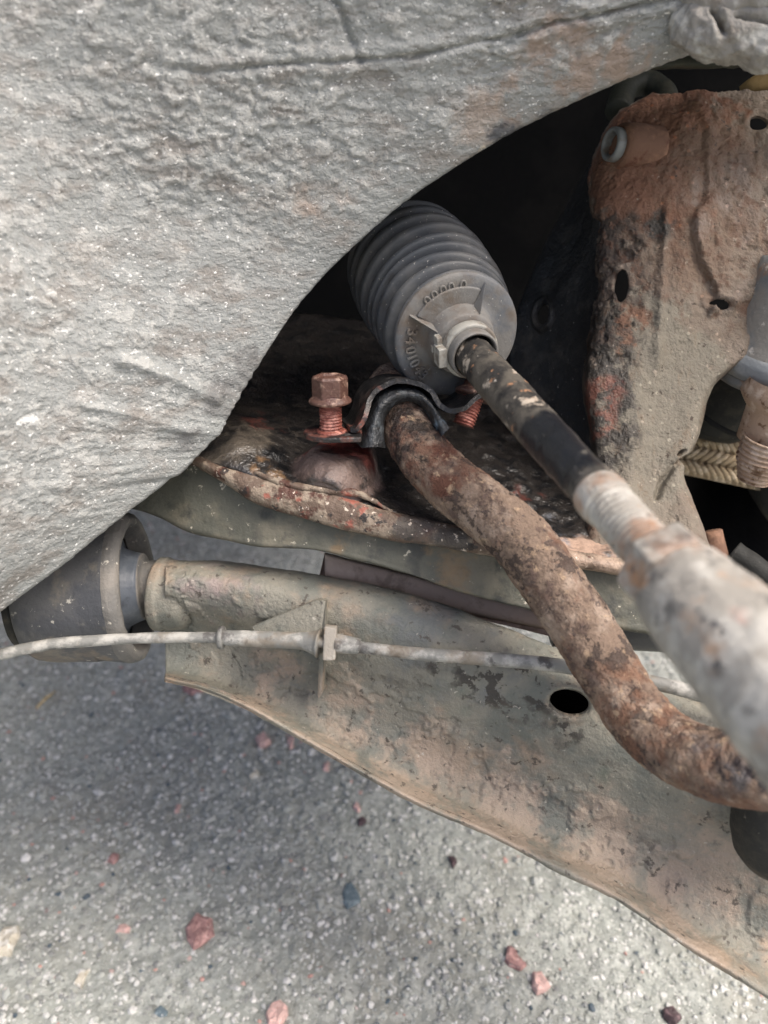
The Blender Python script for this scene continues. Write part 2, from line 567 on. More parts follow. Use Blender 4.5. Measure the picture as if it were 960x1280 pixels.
m_arm = material('arm_paint', C3(128, 125, 114), [
    dict(col=C3(106, 108, 101), scale=30, lo=.44, hi=.62),
    dict(col=C3(148, 131, 113), scale=26, lo=.52, hi=.68),
    dict(col=C3(160, 144, 128), scale=34, lo=.32, hi=.54, amt=.85,
         blob=[(420, 900, .355, .028), (520, 955, .35, .028), (640, 1015, .345, .028), (760, 1065, .338, .028), (880, 1120, .33, .032), (330, 855, .362, .022)]),
    dict(col=C3(108, 112, 100), scale=40, lo=.38, hi=.56, amt=.8,
         blob=[(560, 900, .34, .020), (660, 965, .335, .018), (760, 1000, .33, .018), (860, 1060, .32, .016), (930, 1110, .315, .012)]),
    dict(col=C3(146, 128, 126), scale=30, lo=.40, hi=.58, blob=[(260, 735, .36, .026)], amt=.7),
    dict(col=C3(96, 100, 102), scale=36, lo=.40, hi=.58, blob=[(540, 810, .35, .03), (600, 840, .35, .02)], amt=.65),
    dict(col=C3(54, 50, 46), scale=140, lo=.50, hi=.55, amt=.9,
         blob=[(600, 850, .345, .016), (640, 850, .34, .014), (540, 850, .345, .010), (680, 870, .34, .010), (450, 835, .35, .008), (640, 900, .34, .010), (700, 930, .335, .014)], relief=.0002),
    dict(col=C3(178, 172, 160), scale=260, lo=.66, hi=.71, detail=4, amt=.7),
    dict(col=C3(72, 66, 60), scale=200, lo=.60, hi=.67, detail=6, amt=.85),
    dict(col=C3(90, 86, 80), scale=60, lo=.56, hi=.68, detail=7, ro=.7, amt=.6),
    dict(col=C3(186, 180, 164), scale=75, lo=.495, hi=.50, amt=.0),
    dict(col=C3(60, 54, 48), scale=420, lo=.30, hi=.10, cells=True, amt=.0),
    dict(col=C3(166, 92, 52), scale=90, lo=.40, hi=.56, blob=[(912, 1040, .315, .013), (935, 1075, .315, .008)], warp=1.2),
    dict(col=C3(88, 84, 82), scale=60, lo=.46, hi=.6, blob=[(690, 1075, .325, .006), (740, 1105, .32, .006), (640, 1048, .325, .005), (860, 1180, .31, .009)], amt=.7),
], .62, ((900, .0004), (400, .0007), (150, .0008)), spec=.4)
m_bush = material('bush_shell', C3(92, 92, 92), [
    dict(col=C3(74, 76, 80), scale=34, lo=.46, hi=.62),
    dict(col=C3(116, 111, 103), scale=60, lo=.54, hi=.68),
    dict(col=C3(176, 172, 162), scale=220, lo=.63, hi=.69),
    dict(col=C3(128, 116, 100), scale=40, lo=.38, hi=.6, blob=[(90, 815, .375, .022)], amt=.8)], .65, ((500, .0004),), spec=.35)
m_bush_rim = material('bush_rim', C3(108, 106, 102), [
    dict(col=C3(128, 123, 116), scale=50, lo=.46, hi=.66), dict(col=C3(186, 180, 168), scale=260, lo=.62, hi=.69)], .7, ((500, .0006),))
m_bush_rubber = material('bush_rubber', C3(84, 90, 98), [
    dict(col=C3(104, 110, 116), scale=60, lo=.48, hi=.66), dict(col=C3(60, 64, 72), scale=90, lo=.55, hi=.7)], .45, ((400, .0003),), spec=.45)
m_cable = material('cable_rubber', C3(122, 122, 118), [
    dict(col=C3(166, 164, 158), scale=90, lo=.46, hi=.62), dict(col=C3(84, 82, 80), scale=110, lo=.54, hi=.66), dict(col=C3(120, 108, 92), scale=60, lo=.5, hi=.66, amt=.6)], .6, ((600, .0003),), spec=.4)
m_plate = material('tab_steel', C3(150, 144, 134), [
    dict(col=C3(112, 88, 66), scale=120, lo=.5, hi=.64), dict(col=C3(184, 178, 168), scale=90, lo=.56, hi=.68)], .7, ((500, .0004),))

m_sub = material('subframe_oily', C3(44, 41, 39), [
    dict(col=C3(56, 51, 47), scale=60, lo=.46, hi=.64, rough=.42),
    dict(col=C3(26, 26, 27), scale=120, lo=.48, hi=.6, rough=.3),
    dict(col=C3(98, 96, 94), scale=420, lo=.65, hi=.71, detail=4, amt=.7),
    dict(col=C3(100, 92, 82), scale=50, lo=.40, hi=.56, blob=[(290, 560, .37, .022), (255, 575, .36, .014)], amt=.75),
    dict(col=C3(136, 108, 80), scale=120, lo=.44, hi=.60, blob=[(335, 585, .355, .009), (345, 600, .35, .007)], amt=.7),
    dict(col=C3(110, 62, 54), scale=110, lo=.46, hi=.58, blob=[(330, 520, .39, .014), (660, 600, .38, .016)], amt=.7),
    dict(col=C3(112, 94, 86), scale=60, lo=.30, hi=.44, blob=[(424, 590, .362, .024)], warp=.5, core=.8, rough=.6),
    dict(col=C3(104, 48, 43), scale=90, lo=.34, hi=.5, blob=[(425, 558, .364, .017), (450, 568, .362, .013), (400, 562, .366, .010)], warp=.8, rough=.4),
    dict(col=C3(216, 132, 116), scale=150, lo=.38, hi=.54, blob=[(444, 578, .360, .008)], warp=1.0),
    dict(col=C3(158, 132, 114), scale=60, lo=.30, hi=.46, blob=[(745, 690, .345, .019), (700, 678, .348, .010), (780, 700, .345, .014), (715, 690, .345, .014)], core=.75, warp=.6, rough=.9),
    dict(col=C3(108, 112, 120), scale=90, lo=.52, hi=.62, blob=[(690, 630, .36, .020), (700, 650, .355, .018)], rough=.25, amt=.6),
], .28, ((600, .0006), (180, .0014)), spec=.7)
m_lip = material('subframe_lip_rust', C3(98, 82, 70), [
    dict(col=C3(140, 126, 110), scale=85, lo=.46, hi=.58, relief=.0003),
    dict(col=C3(80, 52, 42), scale=95, lo=.54, hi=.62),
    dict(col=C3(150, 84, 70), scale=120, lo=.56, hi=.66, amt=.85, blob=[(360, 635, .345, .012), (430, 630, .342, .016), (465, 635, .342, .010), (330, 612, .348, .006), (420, 665, .345, .008)]),
    dict(col=C3(52, 46, 43), scale=160, lo=.58, hi=.64),
    dict(col=C3(70, 66, 62), scale=60, lo=.36, hi=.5, blob=[(520, 655, .342, .012), (560, 675, .342, .010)], amt=.8),
    dict(col=C3(168, 146, 128), scale=70, lo=.34, hi=.5, blob=[(740, 705, .34, .03)], core=.8, amt=.9),
    dict(col=C3(206, 192, 176), scale=320, lo=.62, hi=.68),
], .6, ((600, .0006), (200, .0010)), spec=.45)
m_web = material('subframe_web_paint', C3(82, 82, 73), [
    dict(col=C3(104, 100, 87), scale=40, lo=.46, hi=.62), dict(col=C3(60, 61, 57), scale=60, lo=.52, hi=.66),
    dict(col=C3(128, 104, 74), scale=50, lo=.44, hi=.6, blob=[(560, 705, .35, .018), (420, 672, .35, .01)], amt=.6),
    dict(col=C3(172, 166, 150), scale=230, lo=.64, hi=.69),
    dict(col=C3(66, 64, 60), scale=70, lo=.40, hi=.56, blob=[(300, 668, .35, .012)], amt=.7)], .6, ((500, .0004), (130, .0008)), spec=.4)
m_boss = material('subframe_boss', C3(112, 90, 80), [
    dict(col=C3(90, 44, 40), scale=70, lo=.40, hi=.52, blob=[(425, 566, .35, .012)], warp=1.0),
    dict(col=C3(198, 110, 94), scale=150, lo=.42, hi=.56, blob=[(440, 578, .345, .0065)], warp=1.4),
    dict(col=C3(60, 60, 62), scale=140, lo=.55, hi=.62)], .55, ((900, .0006), (250, .0008)), spec=.45)
m_copper = material('red_oxide_thread', C3(128, 72, 61), [
    dict(col=C3(184, 128, 114), scale=260, lo=.5, hi=.64), dict(col=C3(98, 54, 47), scale=240, lo=.56, hi=.66)], .45, ((800, .0004),), spec=.5)
m_bolt = material('rusty_bolt', C3(84, 58, 49), [
    dict(col=C3(150, 122, 106), scale=190, lo=.53, hi=.66), dict(col=C3(72, 40, 36), scale=170, lo=.54, hi=.64)], .5, ((700, .0005),), spec=.5)
m_strap = material('strap_oily', C3(30, 29, 29), [
    dict(col=C3(124, 80, 70), scale=120, lo=.44, hi=.62, blob=[(415, 543, .34, .013), (440, 541, .338, .008), (455, 522, .337, .008), (470, 494, .338, .005)]),
    dict(col=C3(84, 82, 80), scale=300, lo=.58, hi=.66), dict(col=C3(66, 58, 54), scale=80, lo=.52, hi=.66)], .4, ((700, .0005), (220, .0008)), spec=.5)
m_bushing = material('bushing_rubber', C3(44, 46, 48), [
    dict(col=C3(72, 77, 80), scale=120, lo=.5, hi=.62), dict(col=C3(34, 34, 35), scale=140, lo=.52, hi=.62),
    dict(col=C3(120, 138, 150), scale=150, lo=.48, hi=.6, blob=[(550, 525, .34, .006)], amt=.8)], .4, ((500, .0012),), spec=.5)
m_tower = material('tower_rust', C3(146, 130, 114), [
    dict(col=C3(162, 146, 130), scale=34, lo=.46, hi=.64),
    dict(col=C3(120, 82, 60), scale=40, lo=.5, hi=.66),
    dict(col=C3(148, 92, 62), scale=30, lo=.28, hi=.46, blob=[(790, 190, .385, .036), (840, 160, .385, .036), (790, 240, .385, .026), (860, 260, .38, .02)], core=.7, amt=.92),
    dict(col=C3(138, 110, 90), scale=40, lo=.36, hi=.56, blob=[(880, 280, .375, .04), (900, 200, .375, .03)], amt=.85),
    dict(col=C3(164, 146, 134), scale=50, lo=.42, hi=.6, blob=[(930, 250, .37, .03), (920, 360, .37, .018)], amt=.8),
    dict(col=C3(150, 144, 128), scale=36, lo=.22, hi=.42, blob=[(830, 470, .38, .036), (815, 540, .375, .036), (810, 420, .38, .026), (800, 590, .37, .024)], warp=1.0, core=.7, amt=.92),
    dict(col=C3(58, 40, 34), scale=120, lo=.38, hi=.54, blob=[(768, 310, .384, .020), (768, 360, .384, .020), (765, 410, .384, .018), (760, 285, .384, .012)], warp=1.2, relief=.0005),
    dict(col=C3(152, 102, 74), scale=110, lo=.46, hi=.58, blob=[(790, 330, .38, .007), (790, 400, .38, .012), (785, 440, .38, .008)], amt=.9),
    dict(col=C3(28, 28, 27), scale=90, lo=.40, hi=.52, blob=[(748, 440, .385, .020), (756, 500, .382, .020), (742, 540, .382, .028), (742, 400, .386, .012), (825, 285, .384, .010), (757, 470, .384, .018), (742, 580, .378, .016)], warp=1.1, rough=.4),
    dict(col=C3(138, 74, 56), scale=110, lo=.42, hi=.55, blob=[(752, 496, .382, .013), (748, 528, .382, .010), (734, 515, .384, .010)], warp=1.2),
    dict(col=C3(92, 94, 86), scale=120, lo=.45, hi=.58, blob=[(830, 275, .375, .008), (845, 300, .375, .005)], amt=.8),
    dict(col=C3(150, 140, 124), scale=60, lo=.40, hi=.6, blob=[(820, 620, .36, .03)], amt=.7),
    dict(col=C3(82, 76, 68), scale=150, lo=.16, hi=.10, cells=True, amt=.55),
    dict(col=C3(160, 96, 86), scale=150, lo=.4, hi=.55, blob=[(840, 430, .37, .0032)], warp=1.8, amt=.8),
    dict(col=C3(70, 60, 52), scale=260, lo=.62, hi=.69),
    dict(col=C3(92, 64, 48), scale=150, lo=.50, hi=.62, detail=7, ro=.7, amt=.6, blob=[(800, 190, .38, .05), (900, 260, .375, .06), (780, 330, .38, .04)], core=.7),
    dict(col=C3(110, 92, 74), scale=90, lo=.54, hi=.68, detail=7, ro=.7, stretch=(1.6, 1, .35), amt=.45),
    dict(col=C3(176, 162, 146), scale=240, lo=.64, hi=.70, detail=5, amt=.5),
], .72, ((900, .0006), (420, .0011), (120, .0016)), spec=.35)
m_tower_side = material('tower_side_dark', C3(42, 41, 39), [
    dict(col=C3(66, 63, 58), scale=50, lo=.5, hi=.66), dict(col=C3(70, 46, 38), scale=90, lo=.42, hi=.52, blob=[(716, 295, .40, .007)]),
    dict(col=C3(160, 156, 148), scale=420, lo=.69, hi=.73, detail=3)], .5, ((500, .0006), (120, .001)), spec=.45)  # much darker than the front plate
m_washer = material('stud_steel', C3(122, 126, 126), [dict(col=C3(110, 104, 96), scale=120, lo=.5, hi=.64)], .5, ((600, .0003),), spec=.5)
m_stub = material('stub_rust', C3(112, 84, 68), [dict(col=C3(146, 112, 90), scale=60, lo=.48, hi=.64), dict(col=C3(88, 52, 40), scale=80, lo=.55, hi=.68)], .8, ((500, .0005),))
m_cup = material('cup_paint', C3(140, 136, 128), [
    dict(col=C3(122, 126, 126), scale=34, lo=.46, hi=.62), dict(col=C3(150, 122, 100), scale=50, lo=.55, hi=.7),
    dict(col=C3(190, 184, 174), scale=160, lo=.6, hi=.68)], .65, ((400, .0005),), spec=.35)
m_band = material('band_steel', C3(126, 130, 131), [
    dict(col=C3(152, 154, 152), scale=60, lo=.46, hi=.62), dict(col=C3(120, 104, 90), scale=90, lo=.57, hi=.68)], .5, ((500, .0003),), spec=.5)
m_tan = material('stud_tan', C3(164, 142, 122), [dict(col=C3(190, 172, 154), scale=120, lo=.48, hi=.62), dict(col=C3(110, 86, 66), scale=150, lo=.56, hi=.66)], .75, ((600, .0005),))
m_webbing = material('webbing', C3(158, 140, 112), [dict(col=C3(186, 170, 144), scale=160, lo=.48, hi=.62), dict(col=C3(108, 92, 70), scale=120, lo=.56, hi=.68)], .85, ((900, .0004),))
m_dark = material('dark_rubber', C3(40, 40, 37), [dict(col=C3(64, 60, 52), scale=60, lo=.5, hi=.66), dict(col=C3(110, 104, 94), scale=420, lo=.66, hi=.71)], .7, ((300, .0006),))
m_black = material('cavity_shade_black', C3(9, 9, 9), [dict(col=C3(17, 16, 15), scale=20, lo=.46, hi=.66)], .9, ((200, .0008),), spec=.15)  # near black base stands in for the deep shade of the cavity
m_olive = material('olive_hose', C3(40, 42, 33), [dict(col=C3(56, 55, 43), scale=80, lo=.5, hi=.66)], .7, ((400, .0004),))
m_mustard = material('mustard_plastic', C3(120, 100, 62), [dict(col=C3(110, 90, 58), scale=60, lo=.5, hi=.66)], .7, ((400, .0004),))
m_brown = material('brown_rail_paint', C3(158, 140, 129), [
    dict(col=C3(174, 156, 144), scale=40, lo=.46, hi=.64), dict(col=C3(130, 114, 104), scale=70, lo=.54, hi=.68)], .75, ((400, .0003),), spec=.3)
m_grey_rail = material('grey_rail_paint', C3(104, 104, 100), [dict(col=C3(80, 80, 78), scale=50, lo=.48, hi=.64)], .7, ((400, .0004),))

# ------------------------------------------------------------------ ground
def axis_coords(lo, hi, step, far):
    mid = np.arange(lo, hi, step)
    r = hi + np.cumsum(np.geomspace(step * 2, far / 3, 26))
    l = lo - np.cumsum(np.geomspace(step * 2, far / 3, 26))
    return np.concatenate([l[::-1], mid, r])


gx = axis_coords(-.50, .62, .0021, 30)
gy = axis_coords(.12, 1.28, .0024, 30)
GX, GY = np.meshgrid(gx, gy, indexing='ij')
Q = np.stack([GX, GY, np.zeros_like(GX)], axis=-1)
near = smooth(GX, -.62, -.5) * (1 - smooth(GX, .62, .74)) * smooth(GY, 0, .12) * (1 - smooth(GY, 1.28, 1.4))
gz = near * (0.0014 * fbm(Q * 240, 3) + 0.0018 * fbm(Q * 110 + 5, 3) + 0.0015 * fbm(Q * 14, 2))
Q[..., 2] = gz
ground = link_mesh('ground', Q.reshape(-1, 3), grid_faces(len(gx), len(gy)), m_ground)
ground['kind'] = 'structure'

ICO_V = []
phi = (1 + 5 ** .5) / 2
for a, b in ((-1, phi), (1, phi), (-1, -phi), (1, -phi)):
    ICO_V.append((a, b, 0))
for a, b in ((-1, phi), (1, phi), (-1, -phi), (1, -phi)):
    ICO_V.append((0, a, b))
for a, b in ((phi, -1), (phi, 1), (-phi, -1), (-phi, 1)):
    ICO_V.append((a, 0, b))
ICO_V = np.array(ICO_V) / math.sqrt(1 + phi * phi)
ICO_F = np.array([(0, 11, 5), (0, 5, 1), (0, 1, 7), (0, 7, 10), (0, 10, 11), (1, 5, 9), (5, 11, 4), (11, 10, 2), (10, 7, 6), (7, 1, 8),
                  (3, 9, 4), (3, 4, 2), (3, 2, 6), (3, 6, 8), (3, 8, 9), (4, 9, 5), (2, 4, 11), (6, 2, 10), (8, 6, 7), (9, 8, 1)])
rng = np.random.default_rng(11)


def gravel(n):
    pts, rad = [], []
    c = np.stack([rng.uniform(-.48, .6, n * 2), rng.uniform(.14, 1.25, n * 2)], axis=1)
    X = np.stack([c[:, 0], c[:, 1], np.zeros(len(c))], axis=1)
    px, py, d = proj(X)
    ok = (px > -80) & (px < 1040) & (py > 620) & (py < 1340)
    c = c[ok][:n]
    m = len(c)
    r = 0.0008 + 0.0015 * rng.random(m) ** 1.8 + 0.0022 * (rng.random(m) > .975) * rng.random(m)
    zz = np.interp(c[:, 1], [0, 1], [0, 0])
    # sit in the displaced surface
    ix = np.clip(np.searchsorted(gx, c[:, 0]), 0, len(gx) - 1)
    iy = np.clip(np.searchsorted(gy, c[:, 1]), 0, len(gy) - 1)
    zz = gz[ix, iy]
    V = ICO_V[None] * r[:, None, None] * (1 + .28 * rng.uniform(-1, 1, (m, 12, 1)))
    V[:, :, 0] *= rng.uniform(.8, 1.5, (m, 1)); V[:, :, 2] *= rng.uniform(.5, .95, (m, 1))
    th = rng.uniform(0, 6.28, m); cs, sn = np.cos(th)[:, None], np.sin(th)[:, None]
    x, y = V[:, :, 0] * cs - V[:, :, 1] * sn, V[:, :, 0] * sn + V[:, :, 1] * cs
    V = np.stack([x + c[:, 0:1], y + c[:, 1:2], V[:, :, 2] + (zz + r * .05)[:, None]], axis=-1)
    F = ICO_F[None] + 12 * np.arange(m)[:, None, None]
    tint = np.repeat(rng.random(m), 12)
    return V.reshape(-1, 3), F.reshape(-1, 3), tint


gv, gf, gt = gravel(46000)
grav = link_mesh('asphalt_aggregate', gv, gf, m_grain, smooth_on=False, attr={'tint': gt})
tag(grav, 'fine grey and white stone grains set in the asphalt', 'gravel', kind='stuff')


def on_ground(px, py):
    u = (640 - py) / FPX
    dz = -math.sin(PITCH) + u * math.cos(PITCH)
    d = -CAM_H / dz
    return P(px, py, d), d


def pebble(name, px, py, wpx, hpx, mat, label, seed, rot=0.0, flat=.45, group='loose stones lying on the asphalt'):
    c, d = on_ground(px, py)
    a = wpx / FPX * d / 2
    b = hpx / FPX * d / 2 / max(.5, -((c - EYE) / np.linalg.norm(c - EYE))[2])
    r = np.random.default_rng(seed)
    # angular chip: a jittered polygon, bevelled into a top and a bottom face
    k = 9
    an = np.sort(r.uniform(0, 2 * math.pi, k) * .35 + np.linspace(0, 2 * math.pi, k, endpoint=False))
    rr = r.uniform(.78, 1.12, k)
    h = min(a, b) * flat * 2
    V = []
    for zf, s in ((-.2, .9), (.35, 1.05), (.8, .9), (1.0, .62)):
        for t in range(k):
            x, y = math.cos(an[t]) * rr[t] * a * s, math.sin(an[t]) * rr[t] * b * s
            cr, sr = math.cos(rot), math.sin(rot)
            V.append(c + np.array([x * cr - y * sr, x * sr + y * cr, h * zf + h * .12 * r.uniform(-1, 1) * (zf > .5)]))
    V.append(c + np.array([0, 0, h * .96])); V.append(c + np.array([0, 0, -h * .2]))
    F = []
    for l in range(3):
        for t in range(k):
            F.append((l * k + t, l * k + (t + 1) % k, (l + 1) * k + (t + 1) % k, (l + 1) * k + t))
    F += [(4 * k, 3 * k + t, 3 * k + (t + 1) % k) for t in range(k)]
    F += [(4 * k + 1, (t + 1) % k, t) for t in range(k)]
    o = link_mesh(name, np.array(V) - c, F, mat, smooth_on=False)
    o.location = c
    return tag(o, label, 'stone', group)


pebble('stone', 251, 1166, 38, 40, m_red_stone, 'large flat dull red stone chip lying alone on the asphalt', 1, .3, .28)
pebble('stone', 346, 1270, 28, 28, m_pink_stone, 'pale pink stone at the very bottom edge of the picture, left of centre', 2)
pebble('stone', 641, 1200, 24, 28, m_red_stone, 'darker of the two pink stones side by side below the control arm', 3, .6)
pebble('stone', 674, 1231, 24, 22, m_pink_stone, 'bright salmon pink stone next to a darker one below the control arm', 4)
pebble('stone', 331, 928, 22, 14, m_pink_stone, 'pink blocky stone on the asphalt just under the arm flange', 5)
pebble('stone', 363, 930, 12, 14, m_pink_stone, 'small pink stone right of a blocky pink stone under the arm flange', 6)
pebble('stone', 350, 898, 26, 22, m_red_stone, 'mauve red stone half hidden against the lower edge of the arm', 7, .4)
pebble('stone', 243, 861, 36, 16, m_red_stone, 'flat red stone lying in shade beneath the end of the arm flange', 8, 0, .2)
pebble('stone', 838, 1272, 24, 18, m_dark_stone, 'dark purple brown stone cut off by the bottom edge at right', 9, .5)
pebble('stone', 6, 1183, 32, 36, m_cream_stone, 'cream white stone cut off by the left edge of the picture', 10, 0, .4)
pebble('stone', 408, 960, 10, 12, m_pink_stone, 'tiny tan pink stone below the middle of the arm flange', 12)
pebble('stone', 447, 1011, 12, 12, m_pink_stone, 'tiny pale pink stone with a black chip beside it', 13)
pebble('stone', 452, 1028, 12, 9, m_dark_stone, 'tiny black stone chip beside a tiny pale pink stone', 14)
pebble('stone', 155, 1163, 20, 10, m_pink_stone, 'thin tan pink sliver of stone left of the large red chip', 15)
pebble('stone', 438, 1120, 22, 30, m_blue_stone, 'blue grey stone set flush in the asphalt below the arm', 16, .2, .18)
pebble('stone', 607, 1030, 30, 22, m_blue_stone, 'blue grey stone near the arm flange, set flush in bright asphalt', 17, .2, .18)
pebble('stone', 565, 1078, 12, 14, m_dark_stone, 'small dark brown stone alone on the bright asphalt', 18)
pebble('stone', 142, 1076, 14, 12, m_red_stone, 'crumbled orange red stone on the open asphalt at left', 19)
pebble('stone', 104, 1224, 26, 20, m_cream_stone, 'whitish grey stone near the lower left corner', 20, .5, .2)
pebble('stone', 203, 1265, 18, 14, m_blue_stone, 'small slate blue stone near the bottom edge at left', 21, .5, .25)
pebble('stone', 318, 970, 14, 10, m_cream_stone, 'small white stone below the blocky pink stone', 22)
pebble('stone', 222, 1012, 10, 10, m_pink_stone, 'tiny pink stone in the middle of the open asphalt', 23)

c0, dd = on_ground(46, 888); c1, _ = on_ground(70, 868)
straw = sweep('straw', np.array([c0 + (0, 0, .003), (c0 + c1) / 2 + (0, 0, .005), c1 + (0, 0, .004)]), [.0012, .0017, .0010], m_straw, None, 8)
tag(straw, 'short dry straw stalk lying on the asphalt below the cable', 'straw')

# ------------------------------------------------------------------ wheel arch panel
EDGE = [(-140, 880, .300), (-60, 815, .308), (0, 765, .315), (80, 705, .322), (160, 640, .330), (225, 590, .336), (272, 545, .338),
        (306, 485, .338), (358, 402, .336), (398, 352, .334), (440, 310, .330), (500, 257, .325), (560, 215, .320), (640, 166, .314),
        (740, 118, .306), (840, 76, .300), (930, 50, .298), (1040, 25, .296)]
nE = len(EDGE)
OUT = []
for k in range(nE):
    u = k / (nE - 1)
    if u < .45:
        OUT.append((-420, 980 - u / .45 * 1200, .215 + .01 * u))
    else:
        v = (u - .45) / .55
        OUT.append((-420 + 1560 * v, -220 - 230 * min(1, v * 3), .22 + .01 * v))
ctrl = []
for e, o in zip(EDGE, OUT):
    dx, dy = o[0] - e[0], o[1] - e[1]
    ln = math.hypot(dx, dy); ux, uy = dx / ln, dy / ln
    ux, uy = (ux - .62) / 2, (uy - .76) / 2
    st = [(e[0] + ux * 40, e[1] + uy * 40, e[2] + .055), (e[0] + ux * 12, e[1] + uy * 12, e[2] + .022),
          (e[0], e[1], e[2] + .006), (e[0] + ux * 16, e[1] + uy * 16, e[2] - .001)]
    for f in (.13, .28, .5, .75, 1.0):
        x, y = e[0] + dx * f, e[1] + dy * f
        st.append((x, y, e[2] + (o[2] - e[2]) * f - .012 * math.sin(math.pi * f)))
    ctrl.append(st)


def seg_dist(px, py, poly):
    best = np.full(px.shape, 1e9)
    for (x0, y0), (x1, y1) in zip(poly[:-1], poly[1:]):
        vx, vy = x1 - x0, y1 - y0
        t = np.clip(((px - x0) * vx + (py - y0) * vy) / (vx * vx + vy * vy), 0, 1)
        best = np.minimum(best, np.hypot(px - x0 - t * vx, py - y0 - t * vy))
    return best


SEAM = [(120, 92), (180, 78), (255, 91), (300, 86), (350, 80), (440, 76), (520, 70), (600, 52), (640, 46), (700, 28), (780, 12), (860, -4)]
CRACK = [(405, -10), (424, 12), (436, 45), (449, 76)]


def panel_disp(px, py, G):
    ed = seg_dist(px, py, [(e[0], e[1]) for e in EDGE])
    inside = smooth(ed, 6, 70)
    # undercoating: wrinkled ridges lying roughly level, tilted down to the right
    u = (px * .97 + py * .20) / 1000; v = (py * .97 - px * .20) / 1000
    X = np.stack([u * 66, v * 112, np.zeros_like(u)], axis=-1)
    wv = np.stack([fbm(X * .7 + 9, 3), fbm(X * .7 + 31, 3), np.zeros_like(u)], axis=-1)
    bil = np.abs(vnoise(X * .75 + wv * .8)) * 1.1 + np.abs(vnoise(X * 1.7 + wv + 40)) * .65 + np.abs(vnoise(X * 3.6 + 77)) * .3
    gr = fbm(X * 4.2 + 13, 3, .6)
    rough = bil - .62 + gr * .38
    # smoother towards the edge and where the coating was scraped
    patch = smooth(fbm(np.stack([px / 170, py / 170, px * 0], axis=-1), 2), -.45, .35)
    h = .00115 * rough * (.30 + .70 * inside) * (.45 + .55 * patch)
    h += .0008 * fbm(X * .38 + 3, 3) * inside
    # streaks that run out to the fold at the lower corner
    cx, cy = 470, 560
    r = np.hypot(px - cx, py - cy); th = np.arctan2(py - cy, px - cx)
    st = fbm(np.stack([np.cos(th) * 32, np.sin(th) * 32, r / 260], axis=-1), 3)
    m = smooth(py, 410, 500) * (1 - smooth(py, 590, 680)) * (1 - smooth(np.hypot(px - 250, py - 530), 90, 270))
    h = h * (1 - .7 * m) + .0012 * st * m
    rib = np.exp(-(seg_dist(px, py, [(150, 450), (205, 470), (270, 498)]) / 7) ** 2)
    rib2 = np.exp(-(seg_dist(px, py, [(90, 505), (170, 520), (240, 540)]) / 5) ** 2)
    h += .0022 * rib + .0012 * rib2
    sd = seg_dist(px, py, SEAM) + 3 * fbm(np.stack([px / 30, py / 30, px * 0], axis=-1), 2)
    h -= (.0022 * np.exp(-(sd / 2.6) ** 2) * smooth(px, 130, 260)) * (.55 + .6 * smooth(px, 380, 640))
    h += .0012 * np.exp(-((sd - 10) / 9) ** 2) * smooth(px, 150, 320)
    cd = seg_dist(px, py, CRACK) + 2 * fbm(np.stack([px / 20, py / 20, px * 0 + 4], axis=-1), 2)
    h -= .0028 * np.exp(-(cd / 4.5) ** 2)
    for (qx, qy, qr) in ((635, 56, 5), (612, 60, 4), (113, 204, 4), (262, 280, 6)):
        h -= .002 * np.exp(-(np.hypot(px - qx, py - qy) / qr) ** 2)
    big = fbm(np.stack([px / 210, py / 150, px * 0 + 8], axis=-1), 3)
    h += .0022 * big * inside
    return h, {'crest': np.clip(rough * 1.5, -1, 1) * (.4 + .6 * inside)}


arch = thing('wheel_arch_panel', 'large grey wheel arch panel thick with rough cracked undercoating, filling the upper left', 'car panel', P(0, 765, .33))
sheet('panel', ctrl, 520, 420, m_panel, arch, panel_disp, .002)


def lumps(amp, sc, oc=3):
    return lambda px, py, X: amp * fbm(X * sc, oc)


def bead_disp(px, py, X):
    h = .0026 * fbm(X * 70, 3) + .0016 * fbm(X * 240, 3)
    h -= .006 * np.exp(-(seg_dist(px, py, [(895, 8), (902, 25), (905, 40)]) / 5) ** 2)
    h -= .005 * np.exp(-(seg_dist(px, py, [(925, 16), (945, 20), (970, 25)]) / 4) ** 2)
    return h


bar('sealant_bead', [(852, 20, .292), (880, 34, .288), (930, 42, .286), (1000, 46, .284), (1090, 40, .284)], [.007, .0105, .0112, .0112, .011], m_sealant, arch, 150, 90, bead_disp)
bar('sealant_bead', [(868, -60, .288), (885, -20, .286), (940, -20, .280), (1010, -10, .278), (1090, -14, .276)], [.012, .013, .013, .0125, .012], m_sealant, arch, 150, 90, lumps(.0035, 90))
sheet('roof_flange', [[(790, 40, .33), (790, 82, .325), (790, 88, .345)], [(900, 30, .335), (900, 80, .33), (900, 84, .35)], [(1100, 20, .34), (1100, 76, .335), (1100, 80, .355)]],
      30, 12, m_olive, arch, lumps(.001, 120), .002)

